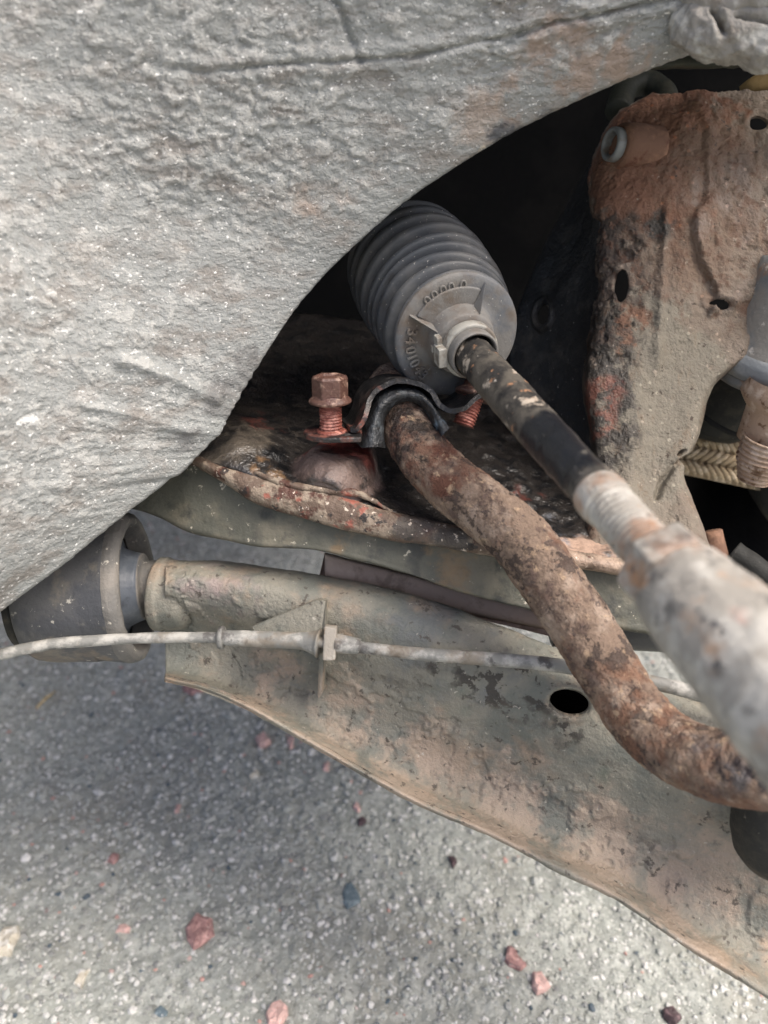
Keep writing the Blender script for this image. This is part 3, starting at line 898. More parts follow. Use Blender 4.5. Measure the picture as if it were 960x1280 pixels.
# ------------------------------------------------------------------ subframe
sub = thing('subframe', 'oily black steel subframe with a rusty front lip under the steering boot', 'car part', P(480, 690, .36))
SX = [120, 180, 240, 320, 400, 480, 560, 640, 720, 800, 900]
LIPU = [530, 550, 570, 597, 614, 640, 658, 676, 692, 704, 716]
LIPL = [545, 560, 578, 626, 652, 672, 684, 697, 708, 722, 735]
WEBL = [628, 640, 664, 682, 688, 708, 735, 758, 775, 790, 800]
LD = [.372, .366, .358, .349, .344, .341, .341, .342, .343, .345, .35]
top, lip, web = [], [], []
for x, yu, yl, yw, d in zip(SX, LIPU, LIPL, WEBL, LD):
    top.append([(x + 20, 405 + (yu - 640) * .35, .52), (x + 12, yu - 150, .46), (x + 6, yu - 90, .412), (x + 2, yu - 45, .378), (x, yu - 12, d + .009), (x, yu + 3, d + .003)])
    lip.append([(x, yu - 4, d + .006), (x, yu, d + .001), (x, (yu + yl) / 2, d - .0012), (x, yl, d + .001), (x, yl + 2, d + .008)])
    web.append([(x, yl - 6, d + .008), (x, yl + (yw - yl) * .35, d + .0085), (x, yl + (yw - yl) * .8, d + .008), (x, yw, d + .009), (x + 3, yw - 4, d + .022), (x + 6, yw - 12, d + .06)])


def top_disp(px, py, G):
    h = .0016 * fbm(G * 60, 3) + .0006 * fbm(G * 260, 3)
    # a moulded hollow beside the anti-roll bar and a swelling left of the bolt
    h += .006 * np.exp(-((px - 300) / 45) ** 2 - ((py - 560) / 35) ** 2)
    mo = np.hypot((px - 424) / 60, (py - 590) / 38) + .10 * fbm(G * 90, 2)
    h += .012 * (1 - smooth(mo, .45, 1.05))
    h += .003 * np.exp(-((px - 338) / 16) ** 2 - ((py - 584) / 16) ** 2) * (1 + fbm(G * 160, 3))
    h -= .004 * np.exp(-((px - 545) / 50) ** 2 - ((py - 640) / 22) ** 2)
    h += .0022 * smooth(px, 560, 600) * fbm(G * 140 + 3, 3)
    return h


def lip_disp(px, py, G):
    return .0008 * fbm(G * 50, 2) + .00035 * fbm(G * 330, 3)


sheet('top_plate', top[:10], 200, 110, m_sub, sub, top_disp, .003)
sheet('front_lip', lip, 320, 50, m_lip, sub, lip_disp, .004)
sheet('web', web, 180, 40, m_web, sub, lumps(.0012, 45), .003)
# flaked ridge along the plate edge
bar('weld_ridge', [(318, 590, .351), (350, 603, .348), (400, 612, .345), (450, 618, .345), (490, 640, .345)], [.0008, .0016, .0014, .0014, .0006], m_lip, sub, 120, 20, lumps(.0010, 190))

# ------------------------------------------------------------------ brown rail beneath, grey rail
rail = sheet('under_rail', [[(406, 690, .385), (406, 695, .380), (406, 718, .380), (407, 722, .386)], [(500, 714, .383), (500, 720, .378), (500, 745, .378), (500, 749, .384)],
                            [(600, 742, .381), (600, 748, .376), (600, 767, .376), (600, 771, .382)], [(700, 766, .379), (700, 772, .374), (700, 786, .374), (700, 790, .380)]], 60, 20, m_brown, None, lumps(.0004, 60), .012)
tag(rail, 'flat brown rail running under the subframe, behind the control arm', 'rail')
rail2 = sheet('under_rail', [[(690, 784, .41), (690, 787, .405), (690, 800, .405), (690, 804, .412)], [(760, 780, .41), (760, 785, .405), (760, 808, .405), (760, 812, .412)],
                             [(840, 786, .41), (840, 790, .405), (840, 812, .405), (840, 816, .412)], [(930, 790, .41), (930, 795, .405), (930, 815, .405), (930, 820, .412)]], 50, 16, m_grey_rail, None, lumps(.0006, 60), .010)
tag(rail2, 'grey rail piece seen between the rusty bar and the tie rod end', 'rail')

# ------------------------------------------------------------------ control arm
arm = thing('control_arm', 'dusty pressed steel control arm with rolled flange running across to the lower right', 'control arm', P(560, 1000, .36))
AX = [207, 260, 330, 400, 480, 560, 640, 720, 800, 880, 960, 1060]
AU = [699, 701, 708, 719, 736, 759, 789, 822, 850, 882, 915, 955]
AL = [850, 862, 888, 922, 965, 1008, 1042, 1083, 1122, 1176, 1225, 1290]
AD = [.372, .370, .366, .362, .357, .352, .347, .342, .337, .331, .325, .318]
actrl = []
for x, yu, yl, d in zip(AX, AU, AL, AD):
    s = yl - yu
    bl = max(0.0, min(1.0, (430 - x) / 200))
    sx = lambda f: x - 30 * f * (1 - bl)      # ribs lean across the arm
    actrl.append([(x + 6, yu + 14, d + .040), (x + 3, yu + 4, d + .022), (x, yu + 1, d + .010), (sx(.12), yu + .14 * s, d - .002 - .006 * bl), (sx(.3), yu + .34 * s, d - .001 - .005 * bl),
                  (sx(.5), yu + .56 * s, d + .009 + .004 * bl), (sx(.7), yu + .74 * s, d + .015), (sx(.88), yu + .90 * s, d + .010), (sx(1), yl - 4, d - .006), (sx(1), yl + 3, d - .003), (sx(1), yl + 2, d + .004)])


def arm_disp(px, py, G):
    h = .0010 * fbm(G * 38, 3) + .00025 * fbm(G * 300, 3)
    # raised paint flakes along the valley
    fl = smooth(fbm(G * 90 + 40, 4, .6), .06, .10) * smooth(py - px * .55, 560, 600) * (1 - smooth(py - px * .55, 660, 720))
    h += .0009 * fl
    # flanged drain hole
    e = np.hypot((px - 712) * .985 + (py - 879) * .17, (-(px - 712) * .17 + (py - 879) * .985) * 1.5)
    h += .0008 * np.exp(-((e - 31) / 5) ** 2)
    h -= .0015 * (1 - smooth(e, 25, 28))
    return h


sheet('arm_shell', actrl, 460, 240, m_arm, arm, arm_disp, .0025, holes=[(712, 879, 25, 17, .17)])
sheet('arm_dark_backing', [[(x + 4, yu + 16, d + .034), (x, (yu * .5 + yl * .5), d + .040), (x - 20, yl - 20, d + .016)] for x, yu, yl, d in zip(AX[2:], AU[2:], AL[2:], AD[2:])], 60, 12, m_black, arm, None, .002)  # black sheet added behind the drain hole, its colour gives the hole's shade
ax0, ax1 = P(196, 742, .383), P(330, 752, .378)
adir = (ax1 - ax0) / np.linalg.norm(ax1 - ax0)
lathe('sleeve', ax0, adir, [(.0, .0125), (.0005, .0170), (.0015, .0182), (.005, .0184), (.0062, .0176), (.010, .0172), (.016, .0165), (.020, .012)], m_arm, arm, 60, lumps(.0004, 120), sub=3)
# bushing at the left end
bsh = P(163, 734, .388)
bax = RIGHT + UP * .08 + FWD * .05; bax /= np.linalg.norm(bax)
lathe('bushing_shell', bsh, bax, [(-.0480, .0), (-.0480, .0270), (-.0470, .0305), (-.044, .0326), (-.038, .0338), (-.020, .0350), (-.015, .0352)], m_bush, arm, 80, lumps(.0005, 70), sub=4)
lathe('bushing_rim', bsh, bax, [(-.016, .0350), (-.012, .0354), (-.008, .0360), (-.0045, .0368), (-.0030, .0370)], m_bush, arm, 80, lumps(.0005, 90), sub=3)
lathe('bushing_lip', bsh, bax, [(-.0031, .0370), (-.001, .0374), (.001, .0373), (.003, .0366), (.0044, .0345), (.004, .0318), (.001, .0305), (-.006, .0302)], m_bush_rim, arm, 80, lumps(.0009, 200), sub=3)
lathe('bushing_back_plate', bsh, bax, [(-.053, .0), (-.053, .0260), (-.0522, .0275), (-.0488, .0275), (-.0478, .0260), (-.0478, 0)], m_dark, arm, 60, lumps(.0008, 120), sub=3)
rub = lathe('bushing_rubber', bsh, bax, [(-.008, .0304), (-.0065, .0290), (-.0055, .024), (-.002, .0200), (.003, .0178), (.007, .0165), (.008, .0140)], m_bush_rubber, arm, 60, lumps(.0003, 120), sub=3)
lathe('inner_sleeve', bsh, bax, [(.003, .0155), (.0035, .0165), (.0075, .0165), (.008, .0140), (.0085, .0125), (.022, .0125)], m_bush_rim, arm, 50, lumps(.0003, 160), sub=3)

# gusset and cable bracket welded on the arm
prism('gusset', [P(316, 783, .3580), P(396, 750, .3520), P(405, 752, .3500), P(399, 793, .3470), P(318, 790, .3565)], FWD * .012, m_arm, arm)
prism('bracket_tab', [P(402, 750, .3500), P(407, 752, .3500), P(405, 800, .3440), P(402, 868, .3560), P(398, 874, .3580), P(397, 868, .3580), P(400, 800, .3470)], FWD * .016 + RIGHT * .0005, m_arm, arm)

# rubber boot under the arm's outer end
jb = thing('ball_joint_boot', 'dark rubber boot at the right edge, under the bend of the rusty bar', 'boot', P(950, 1080, .305))
lathe('boot', P(974, 1058, .312), P(966, 970, .300) - P(974, 1058, .312), [(-.004, .0), (-.004, .015), (.002, .0172), (.010, .0176), (.018, .0165), (.026, .0135), (.033, .0118), (.036, .0)], m_dark, jb, 48, lumps(.0005, 120), sub=3)

# ------------------------------------------------------------------ sensor cable clipped along the arm
cab = thing('sensor_cable', 'thin grey sensor cable with rubber sleeve clipped along the control arm', 'cable', P(270, 797, .36))
bar('cable', [(-60, 832, .335), (0, 818, .338), (60, 806, .342), (130, 800, .346), (200, 797, .349), (275, 797, .349), (340, 799, .348), (410, 804, .344), (500, 815, .3425),
              (600, 823, .3375), (700, 832, .3330), (800, 850, .3290), (860, 864, .326), (940, 890, .324)],
    [.0026, .0026, .0026, .0025, .0025, .0025, .0025, .0025, .0028, .0030, .0031, .0031, .0031, .0031], m_cable, cab, 260, 18, lumps(.00025, 150))
bar('sleeve', [(276, 797, .3485), (330, 799, .3475), (375, 801, .3460), (392, 803, .345), (399, 804, .3445)], [.0034, .0037, .0039, .0052, .0066], m_cable, cab, 60, 24, lumps(.0002, 160))
rngax = P(330, 799, .3475) - P(276, 797, .3485)
lathe('collar', P(276, 797, .3485), rngax, [(-.0008, .002), (-.0008, .0050), (.0006, .0053), (.0014, .0050), (.0014, .002)], m_cable, cab, 30)
clipv = [P(405, 783, .3400), P(421, 785, .3400), P(419, 826, .3395), P(403, 826, .3400)]
bevel(prism('clip', clipv, FWD * .008, m_plate, cab), .0008)
bar('ferrule', [(420, 804, .3435), (428, 805, .3432), (450, 808, .3430)], [.0044, .0042, .0034], m_cable, cab, 20, 20)

# ------------------------------------------------------------------ anti-roll bar
def bar_disp(px, py, X):
    pit = np.clip(fbm(X * 190, 4, .6) - .05, -1, 0)
    return .0008 * fbm(X * 45, 2) + .0009 * pit + .0004 * fbm(X * 520, 2)


sway = bar('anti_roll_bar', [(490, 482, .388), (503, 517, .360), (525, 562, .345), (565, 606, .334), (618, 645, .326), (650, 675, .321), (675, 708, .317), (712, 762, .312),
                             (752, 824, .306), (790, 884, .299), (834, 928, .289), (888, 954, .274), (955, 962, .262), (1040, 942, .255), (1150, 900, .25)],
           [.0123, .0123, .0124, .0125, .0126, .0127, .0128, .0128, .0127, .0126, .0126, .0129, .0130, .0130, .0130], m_sway, None, 420, 72, bar_disp)
tag(sway, 'thick rusty anti-roll bar bending down to the lower right from its clamp', 'bar')

# ------------------------------------------------------------------ clamp, rubber, bolts
clampt = thing('bar_clamp', 'oily black strap clamp holding the anti-roll bar with a copper red foot', 'clamp', P(450, 540, .36))
back = np.array([-.006, .026, -.0045])
outer = [(438, 540, .3375), (446, 540, .3365), (453, 534, .336), (459, 522, .335), (465, 502, .337), (476, 488, .338), (497, 480, .338), (520, 482, .3375),
         (538, 492, .337), (548, 508, .336), (562, 517, .335), (582, 513, .335), (600, 498, .337), (618, 492, .34)]
op = catmull([P(*q) for q in outer], 90)
T = np.gradient(op, axis=0); T /= np.linalg.norm(T, axis=1, keepdims=True)
nb = np.cross(T, back / np.linalg.norm(back)); nb /= np.linalg.norm(nb, axis=1, keepdims=True)
if nb[30] @ UP < 0: nb = -nb
th = .0021
rows = []
for f, wv in ((0, 0), (.12, 0), (.5, 0), (1, 0)):
    rows.append(op + nb * th + back * f)
for f in (1, .5, .12, 0):
    rows.append(op - nb * th * .0 + back * f)
S = np.stack(rows + [rows[0]], axis=1)
dn = .0005 * fbm(S * 220, 3)
S = S + nb[:, None, :] * dn[..., None]
S[:, -1] = S[:, 0]
nu_, nv_ = S.shape[:2]
F = [tuple(f) for f in grid_faces(nu_, nv_)] + [tuple(range(nv_ - 1)), tuple((nu_ - 1) * nv_ + k for k in range(nv_ - 2, -1, -1))]
strap = link_mesh('strap', S.reshape(-1, 3), F, m_strap, clampt)
md = strap.modifiers.new('edge', 'EDGE_SPLIT'); md.split_angle = math.radians(50)

fz = P(413, 470, .343) - P(414.5, 545, .3435); fz /= np.linalg.norm(fz)
fz = np.array([0, .03, 1.0]); fz /= np.linalg.norm(fz)
fc = P(414, 538, .3425)
f1 = RIGHT - fz * (RIGHT @ fz); f1 /= np.linalg.norm(f1); f2 = np.cross(fz, f1)
foot = [fc + f1 * (.0122 * math.cos(t)) + f2 * (.0112 * math.sin(t)) for t in np.linspace(math.pi * .5, math.pi * 1.5, 16)]
foot += [fc + f1 * .0135 - f2 * .0100, fc + f1 * .0140 + f2 * .0112]
bevel(prism('foot', foot, -fz * .0024, m_strap, clampt), .0006, 2)
# rubber block: ring around the bar, squeezed out under the strap
r_in = [P(*q) for q in ((482, 560, .343), (480, 540, .343), (482, 522, .343), (492, 508, .344), (508, 502, .344), (524, 506, .3435), (535, 518, .343), (541, 534, .342), (548, 550, .341))]
r_out = [P(*q) for q in ((452, 560, .340), (457, 541, .3395), (464, 520, .340), (474, 498, .341), (497, 486, .341), (522, 487, .3405), (541, 502, .340), (552, 520, .339), (562, 535, .339))]
ri = catmull(r_in, 70); ro = catmull(r_out, 70)
lay = []
bk = back * 1.2
for k in range(9):
    t = k / 8
    lay.append(ri * (1 - t) + ro * t - FWD * .004 * math.sin(math.pi * t))
lay = [ri + bk] + lay + [ro + bk]
S = np.stack(lay, axis=1)
S = S - FWD * (.0022 * fbm(S * 170, 3))[..., None]
link_mesh('rubber', S.reshape(-1, 3), grid_faces(S.shape[0], S.shape[1]), m_bushing, clampt)


def thread(name, base, axis, length, r, pitch, mat, parent):
    n = int(length / pitch * 6)
    prof = [(0, 0.0001)]
    for k in range(n + 1):
        s = length * k / n
        prof.append((s, r + .00045 * (abs(((s / pitch) % 1) * 2 - 1) - .5) * 2))
    prof.append((length, .0001))
    return lathe(name, base, axis, prof, mat, parent, 30, lumps(.0003, 300, 2))


def hex_head(name, base, axis, rad, h, mat, parent):
    axis = axis / np.linalg.norm(axis)
    r0 = RIGHT - axis * (RIGHT @ axis); r0 /= np.linalg.norm(r0); r1 = np.cross(axis, r0)
    ang = [math.radians(60 * k + 8) for k in range(6)]
    V = []
    for s, q in ((0, 1), (h * .88, 1), (h, .9), (h, .68), (h - .0011, .58)):
        for a in ang:
            V.append(base + axis * s + (r0 * math.cos(a) + r1 * math.sin(a)) * rad * q)
    V.append(base + axis * (h - .0013))
    F = []
    for l in range(4):
        for k in range(6):
            F.append((l * 6 + k, l * 6 + (k + 1) % 6, (l + 1) * 6 + (k + 1) % 6, (l + 1) * 6 + k))
    F += [(24 + k, 24 + (k + 1) % 6, 30) for k in range(6)] + [tuple(range(5, -1, -1))]
    o = link_mesh(name, V, F, mat, parent, smooth_on=False)
    return bevel(o, .0006, 2)


bolt = thing('flange_bolt', 'rusty hex flange bolt with copper red thread, half unscrewed from the clamp foot', 'bolt', P(414, 543, .3425))
bz = P(413, 470, .343) - P(414.5, 545, .3435); bz /= np.linalg.norm(bz)
bz = np.array([0, .06, 1.0]); bz /= np.linalg.norm(bz)
bb = P(414, 545, .3425)
thread('thread', bb, bz, .0165, .0047, .0014, m_copper, bolt)
lathe('flange', bb + bz * .0150, bz, [(-.0002, .0040), (0, .0088), (.0006, .0094), (.0014, .0093), (.0028, .0078), (.0040, .0066)], m_bolt, bolt, 44, lumps(.0003, 260), sub=2)
hex_head('head', bb + bz * .0172, bz, .0080, .0098, m_bolt, bolt)
lathe('washer', bb + bz * .0018, bz, [(-.001, .004), (-.001, .0066), (.0006, .0068), (.0012, .0060), (.0014, .0040)], m_copper, bolt, 30, lumps(.0006, 240))
bolt2 = thing('clamp_bolt', 'copper red thread of a second clamp bolt, right of the bar under the boot', 'bolt', P(582, 530, .350))
thread('thread', P(579, 531, .349), P(592, 495, .349) - P(579, 531, .349), .018, .0046, .0014, m_copper, bolt2)
lathe('flange', P(592, 497, .349), P(592, 495, .349) - P(579, 531, .349), [(-.0002, .0040), (0, .0088), (.0014, .0093), (.0040, .0066), (.009, .0066), (.009, 0)], m_bolt, bolt2, 32)

# ------------------------------------------------------------------ tie rod (straight: distance follows the image line)
def tie(t):
    return (600 + 410 * t, 455 + 450 * t, 1 / (3.1 + 2.8 * t))


def rod_piece(name, ts, rs, mat, parent, n=60, seg=56, disp=None):
    tt = np.interp(np.linspace(0, 1, n), np.linspace(0, 1, len(ts)), ts)
    path = np.array([P(*tie(t)) for t in tt])
    r = np.interp(np.linspace(0, 1, n), np.linspace(0, 1, len(rs)), rs)
    return sweep(name, path, r, mat, parent, seg, disp)


rod = thing('tie_rod', 'pale crusted tie rod coming towards the viewer out of the steering boot', 'tie rod', P(*tie(.4)))
rod_piece('shaft', [-.09, 0, .1, .2, .3, .37], [.0082, .0083, .0083, .0080, .0077, .0076], m_rod, rod, 160, 64, lambda px, py, X: .0005 * fbm(X * 70, 3) + .0002 * fbm(X * 320, 2))
rod_piece('lock_collar', [.352, .356, .36, .375, .392, .397], [.0074, .0080, .0083, .0085, .0083, .0070], m_rod_end, rod, 40, 56, lumps(.0004, 140))
th_t = np.linspace(.385, .60, 200)
rod_piece('threaded_end', list(th_t), list(.0074 + .00035 * np.sin(th_t * 520)), m_rod_end, rod, 260, 56, lumps(.0006, 160))
n0, n1 = P(*tie(.538)), P(*tie(.603))
nl = np.linalg.norm(n1 - n0)
bevel(lathe('lock_nut', n0, n1 - n0, [(0, .0070), (0, .0118), (.0014, .0134), (nl - .0014, .0134), (nl, .0120), (nl, .0070)], m_rod_end, rod, 6, smooth_on=False), .0007, 3)
rod_piece('outer_end', [.596, .604, .614, .64, .70, .80, .92, 1.05, 1.2, 1.4], [.0100, .0105, .0132, .0140, .0147, .0152, .0154, .0155, .0156, .0156], m_rod_end, rod, 140, 72, lambda px, py, X: .0010 * fbm(X * 75, 3) + .0004 * fbm(X * 260, 2))

# ------------------------------------------------------------------ steering boot
boot = thing('steering_boot', 'grey ribbed rubber steering boot around the inner end of the tie rod', 'rubber boot', P(571, 417, .345))
CF = P(571, 420, .3445)
a_ax = P(*tie(.0)) - P(*tie(-.08)); a_ax /= np.linalg.norm(a_ax)
spine = [CF, CF - a_ax * .012, P(548, 384, .3680), P(526, 353, .383), P(511, 331, .396), P(501, 316, .407)]
sp = catmull(spine, 400)
seglen = np.concatenate([[0], np.cumsum(np.linalg.norm(np.diff(sp, axis=0), axis=1))])
Ltot = seglen[-1]
s_even = np.linspace(0, Ltot, 560)
path = np.stack([np.interp(s_even, seglen, sp[:, k]) for k in range(3)], axis=1)
env = np.interp(s_even, [0, .012, .030, .05, Ltot - .014, Ltot - .008, Ltot], [.0287, .0308, .0330, .0342, .0325, .0280, .0180])
pitch = .0094
ph = ((s_even + .0036) / pitch) % 1
ridge = np.sqrt(np.clip(1 - (2 * ph - 1) ** 2, 0, 1))
gd = np.minimum(ph, 1 - ph)
rad = env - .0165 * np.exp(-(gd / .17) ** 2) - .0022 * (1 - ridge)
rad = np.where(s_even < .0014, .0280, rad)
sweep('bellows', path, rad, m_boot, boot, 96, lumps(.0003, 60), close=True)
e2 = UP - a_ax * (UP @ a_ax); e2 /= np.linalg.norm(e2)
e1 = np.cross(a_ax, e2)
if e1 @ RIGHT < 0: e1 = -e1


def FP(ang, r, h):
    """a point on the boot's end face: clock angle from up (degrees, clockwise), radius, height above the face"""
    a = math.radians(ang)
    return CF + e1 * (math.sin(a) * r) + e2 * (math.cos(a) * r) + a_ax * h


face = lathe('end_face', CF, a_ax, [(-.0022, .0278), (-.0012, .0286), (.0004, .0286), (.0012, .0276), (.0016, .0262), (.0018, .0170), (.0035, .0155), (.0085, .0146), (.0105, .0138), (.0112, .0120), (.0116, .0105), (.0155, .0100)],
             m_boot_face, boot, 96, lumps(.00015, 120), sub=3)
# nose collar and lip
lathe('nose_lip', CF, a_ax, [(.0100, .0108), (.0150, .0108), (.0200, .0106), (.0222, .0106), (.0230, .0100), (.0226, .0093), (.0150, .0090)], m_boot_face, boot, 60, lumps(.0001, 150), sub=2)
lathe('bore', CF, a_ax, [(.0150, .0093), (.0210, .0093), (.0220, .0096)], m_bore, boot, 40)
clamp = lathe('hose_clamp', CF, a_ax, [(.0128, .0108), (.0128, .0119), (.0132, .0122), (.0176, .0122), (.0180, .0119), (.0180, .0108)], m_clamp, boot, 60, sub=2)


def box_on(name, c, ux, uy, uz, sx, sy, sz, mat, parent, bv=.0004):
    V = [c + ux * (sx * i) + uy * (sy * j) + uz * (sz * k) for i in (-.5, .5) for j in (-.5, .5) for k in (0, 1)]
    F = [(0, 1, 3, 2), (4, 6, 7, 5), (0, 4, 5, 1), (2, 3, 7, 6), (0, 2, 6, 4), (1, 5, 7, 3)]
    return bevel(link_mesh(name, V, F, mat, parent, smooth_on=False), bv, 2)


ang = -105
ra = math.radians(ang)
er = e1 * math.sin(ra) + e2 * math.cos(ra)
et = np.cross(a_ax, er)
if et @ UP < 0: et = -et
box_on('buckle', CF + er * .0115 + a_ax * .0160, a_ax, et, er, .0070, .0085, .0036, m_clamp, clamp)
box_on('buckle_tongue', CF + er * .0118 + a_ax * .0125 + et * .0050, a_ax, et, er, .0045, .0050, .0024, m_clamp, clamp)
box_on('buckle_ear', CF + er * .0118 + a_ax * .0105 + et * .0012, a_ax, et, er, .0022, .0030, .0036, m_clamp, clamp, .0003)


def fin(a0, w):
    da = w
    tan = math.radians(a0 + 90)
    tv = e1 * math.sin(tan) + e2 * math.cos(tan)
    V = [FP(a0, .0262, .0012) - tv * da * .4, FP(a0, .0262, .0012) + tv * da * .4, FP(a0, .0262, .0026),
         FP(a0, .0148, .0012) - tv * da, FP(a0, .0148, .0012) + tv * da, FP(a0, .0142, .0108)]
    F = [(0, 2, 5, 3), (1, 4, 5, 2), (0, 1, 2), (3, 5, 4), (0, 3, 4, 1)]
    o = link_mesh('fin', V, F, m_boot_face, boot, smooth_on=False)
    bevel(o, .0003, 2)


fin(-72, .0016); fin(14, .0012); fin(150, .0014)
# raised apron of thicker rubber between two fins
pl = [FP(a, .0150, .0015) for a in np.linspace(-70, 12, 18)] + [FP(a, .0232, .0015) for a in np.linspace(12, -70, 18)]
bevel(prism('apron', pl, a_ax * .0016, m_boot_face, boot, smooth_on=False), .0009, 3)
for a0 in (-50, -41, -31, -22, -9):
    pts = []
    for (da, r) in ((-2.6, .0212), (-2.7, .0238), (-1.8, .0250), (0, .0254), (1.8, .0250), (2.7, .0238), (2.6, .0212)):
        pts.append(FP(a0 + da, r, .0020))
    sweep('moulded_mark', catmull(pts, 26), np.full(26, .00050), m_boot_face, boot, 10)
for a0, ch in zip((-88, -97.5, -109, -117.5, -126, -136, -146), '3401043'):
    cu = bpy.data.curves.new('digit', 'FONT')
    cu.body = ch; cu.size = .0068; cu.extrude = .0008; cu.align_x = 'CENTER'; cu.align_y = 'CENTER'; cu.bevel_depth = .00012
    to = bpy.data.objects.new('digit', cu); COL.objects.link(to)
    bpy.context.view_layer.update()
    me = bpy.data.meshes.new_from_object(to.evaluated_get(bpy.context.evaluated_depsgraph_get()))
    bpy.data.objects.remove(to); bpy.data.curves.remove(cu)
    rr_ = math.radians(a0)
    inward = -(e1 * math.sin(rr_) + e2 * math.cos(rr_))
    zz = a_ax
    xx = np.cross(inward, zz)
    c = FP(a0, .0226, .0021)
    V = np.array([c + xx * v.co[0] + inward * v.co[1] + zz * v.co[2] for v in me.vertices])
    link_mesh('digit', V, [tuple(p.vertices) for p in me.polygons], m_boot_face, boot, smooth_on=False)
    bpy.data.meshes.remove(me)

# ------------------------------------------------------------------ rusty tower bracket on the right
tower = thing('tower_bracket', 'tall rusty welded bracket with oval holes at right, dark on its left side', 'bracket', P(800, 690, .38))
TY = [122, 150, 190, 235, 290, 350, 420, 480, 540, 580, 605, 645, 700]
XL = [815, 772, 750, 742, 743, 741, 735, 727, 735, 742, 738, 730, 722]
XR = [960, 985, 1010, 1010, 1010, 1000, 960, 892, 874, 855, 856, 871, 892]
TD = [.392, .388, .386, .385, .385, .385, .383, .381, .378, .375, .372, .364, .354]
tctrl = []
for y, xl, xr, d in zip(TY, XL, XR, TD):
    wd = xr - xl
    fr = [0, .03, .10, .25, .42, .55, .75, .93, 1.0, 1.0]
    dz = [.030, .008, .001, -.001, -.003, .000, .001, .000, .006, .030]
    tctrl.append([(xl + wd * f, y, d + z) for f, z in zip(fr, dz)])


def ell(px, py, cx, cy, rx, ry, rot=0.0):
    c, s = math.cos(rot), math.sin(rot)
    x, y = px - cx, py - cy
    return np.hypot((x * c + y * s) / rx, (-x * s + y * c) / ry)


def tower_disp(px, py, G):
    h = .0014 * fbm(G * 40, 3) + (.0005 + .0010 * (1 - smooth(py, 380, 470))) * fbm(G * 170, 4, .6)
    # thick plate welded over the right side, with a ragged lower end
    edge = 862 + 10 * fbm(np.stack([py / 40, px * 0, px * 0], axis=-1), 2) * 2 + 26 * smooth(py, 300, 380)
    low = 388 + 10 * fbm(np.stack([px / 20, px * 0, px * 0 + 3], axis=-1), 2) - .25 * (px - 900)
    slab = smooth(px, edge - 2, edge + 4) * (1 - smooth(py, low - 8, low + 8))
    h += .0045 * slab + slab * (.0020 * fbm(G * 60 + 9, 5, .6))
    # upper rusty swelling and the pressed step over the lower left
    up = 1 - smooth(py + 10 * fbm(np.stack([px / 18, py / 18, px * 0], axis=-1), 3), 262, 280)
    h += .0022 * up * (1 - slab)
    # flaking scale
    fl = smooth(fbm(G * 110 + 20, 4, .6), 0.0, .12) * np.exp(-((px - 772) / 34) ** 2) * smooth(py, 275, 300) * (1 - smooth(py, 430, 470))
    h += .0022 * fl
    # crease
    h += .0020 * np.exp(-((px - (833 - (py - 270) * .07)) / 6) ** 2) * smooth(py, 245, 280) * (1 - smooth(py, 420, 520))
    e = ell(px, py, 777, 358, 8.5, 20, .05)
    h += .0007 * np.exp(-((e - 1.45) / .35) ** 2)
    e = ell(px, py, 898, 382, 12, 5.5, .25)
    h += .0012 * np.exp(-((e - 1.6) / .4) ** 2)
    e = ell(px, py, 944, 160, 12, 9, -.1)
    h += .001 * np.exp(-((e - 1.5) / .35) ** 2)
    # torn corner of the foot
    e = ell(px, py, 852, 566, 7, 3.5, -.6)
    h -= .006 * (1 - smooth(e, .6, 1.1))
    h -= .004 * np.exp(-(seg_dist(px, py, [(858, 574), (842, 582), (828, 600), (822, 620)]) / 4) ** 2)
    for cx, cy, r_ in ((822, 579, 6), (811, 509, 4), (790, 553, 4), (794, 557, 3.5), (770, 545, 5), (775, 571, 4), (843, 650, 6), (820, 592, 4)):
        h += .0004 * np.exp(-((np.hypot(px - cx, py - cy) - r_) / 1.6) ** 2)
    return h


sheet('front_plate', tctrl, 460, 280, m_tower, tower, tower_disp, .002, holes=[(777, 358, 8.5, 20, .05), (898, 382, 12, 5.5, .25), (944, 160, 12, 9, -.1)])
SY = [205, 250, 300, 350, 400, 450, 500, 560, 620]
SXL = [738, 712, 685, 662, 645, 637, 638, 645, 660]
sctrl = []
for y, xl in zip(SY, SXL):
    xr = 745
    sctrl.append([(xl + 3, y, .455), (xl, y, .445), (xl + (xr - xl) * .3, y, .432), (xl + (xr - xl) * .7, y, .412), (xr + 4, y, .394)])


def side_disp(px, py, G):
    h = .001 * fbm(G * 60, 3)
    e = ell(px, py, 679, 393, 8, 13, .15)
    h += .0022 * np.exp(-((e - 1.4) / .3) ** 2)
    return h


sheet('side_plate', sctrl, 200, 110, m_tower_side, tower, side_disp, .002, holes=[(679, 393, 8, 13, .15)])
s0, s1 = P(818, 188, .390), P(763, 180, .3815)
sd_ = (s1 - s0) / np.linalg.norm(s1 - s0)
sl = np.linalg.norm(s1 - s0)
lathe('stub', s0, sd_, [(0, .0112), (sl * .5, .0110), (sl - .006, .0106), (sl - .004, .0095), (sl - .004, .0)], m_stub, tower, 50, lumps(.0006, 120), sub=3)
lathe('stud_ring', s1, sd_, [(-.006, .0078), (-.001, .0080), (.0, .0078), (.0006, .0070), (.0002, .0058), (-.002, .0054), (-.010, .0052), (-.010, 0)], m_washer, tower, 44, sub=2)

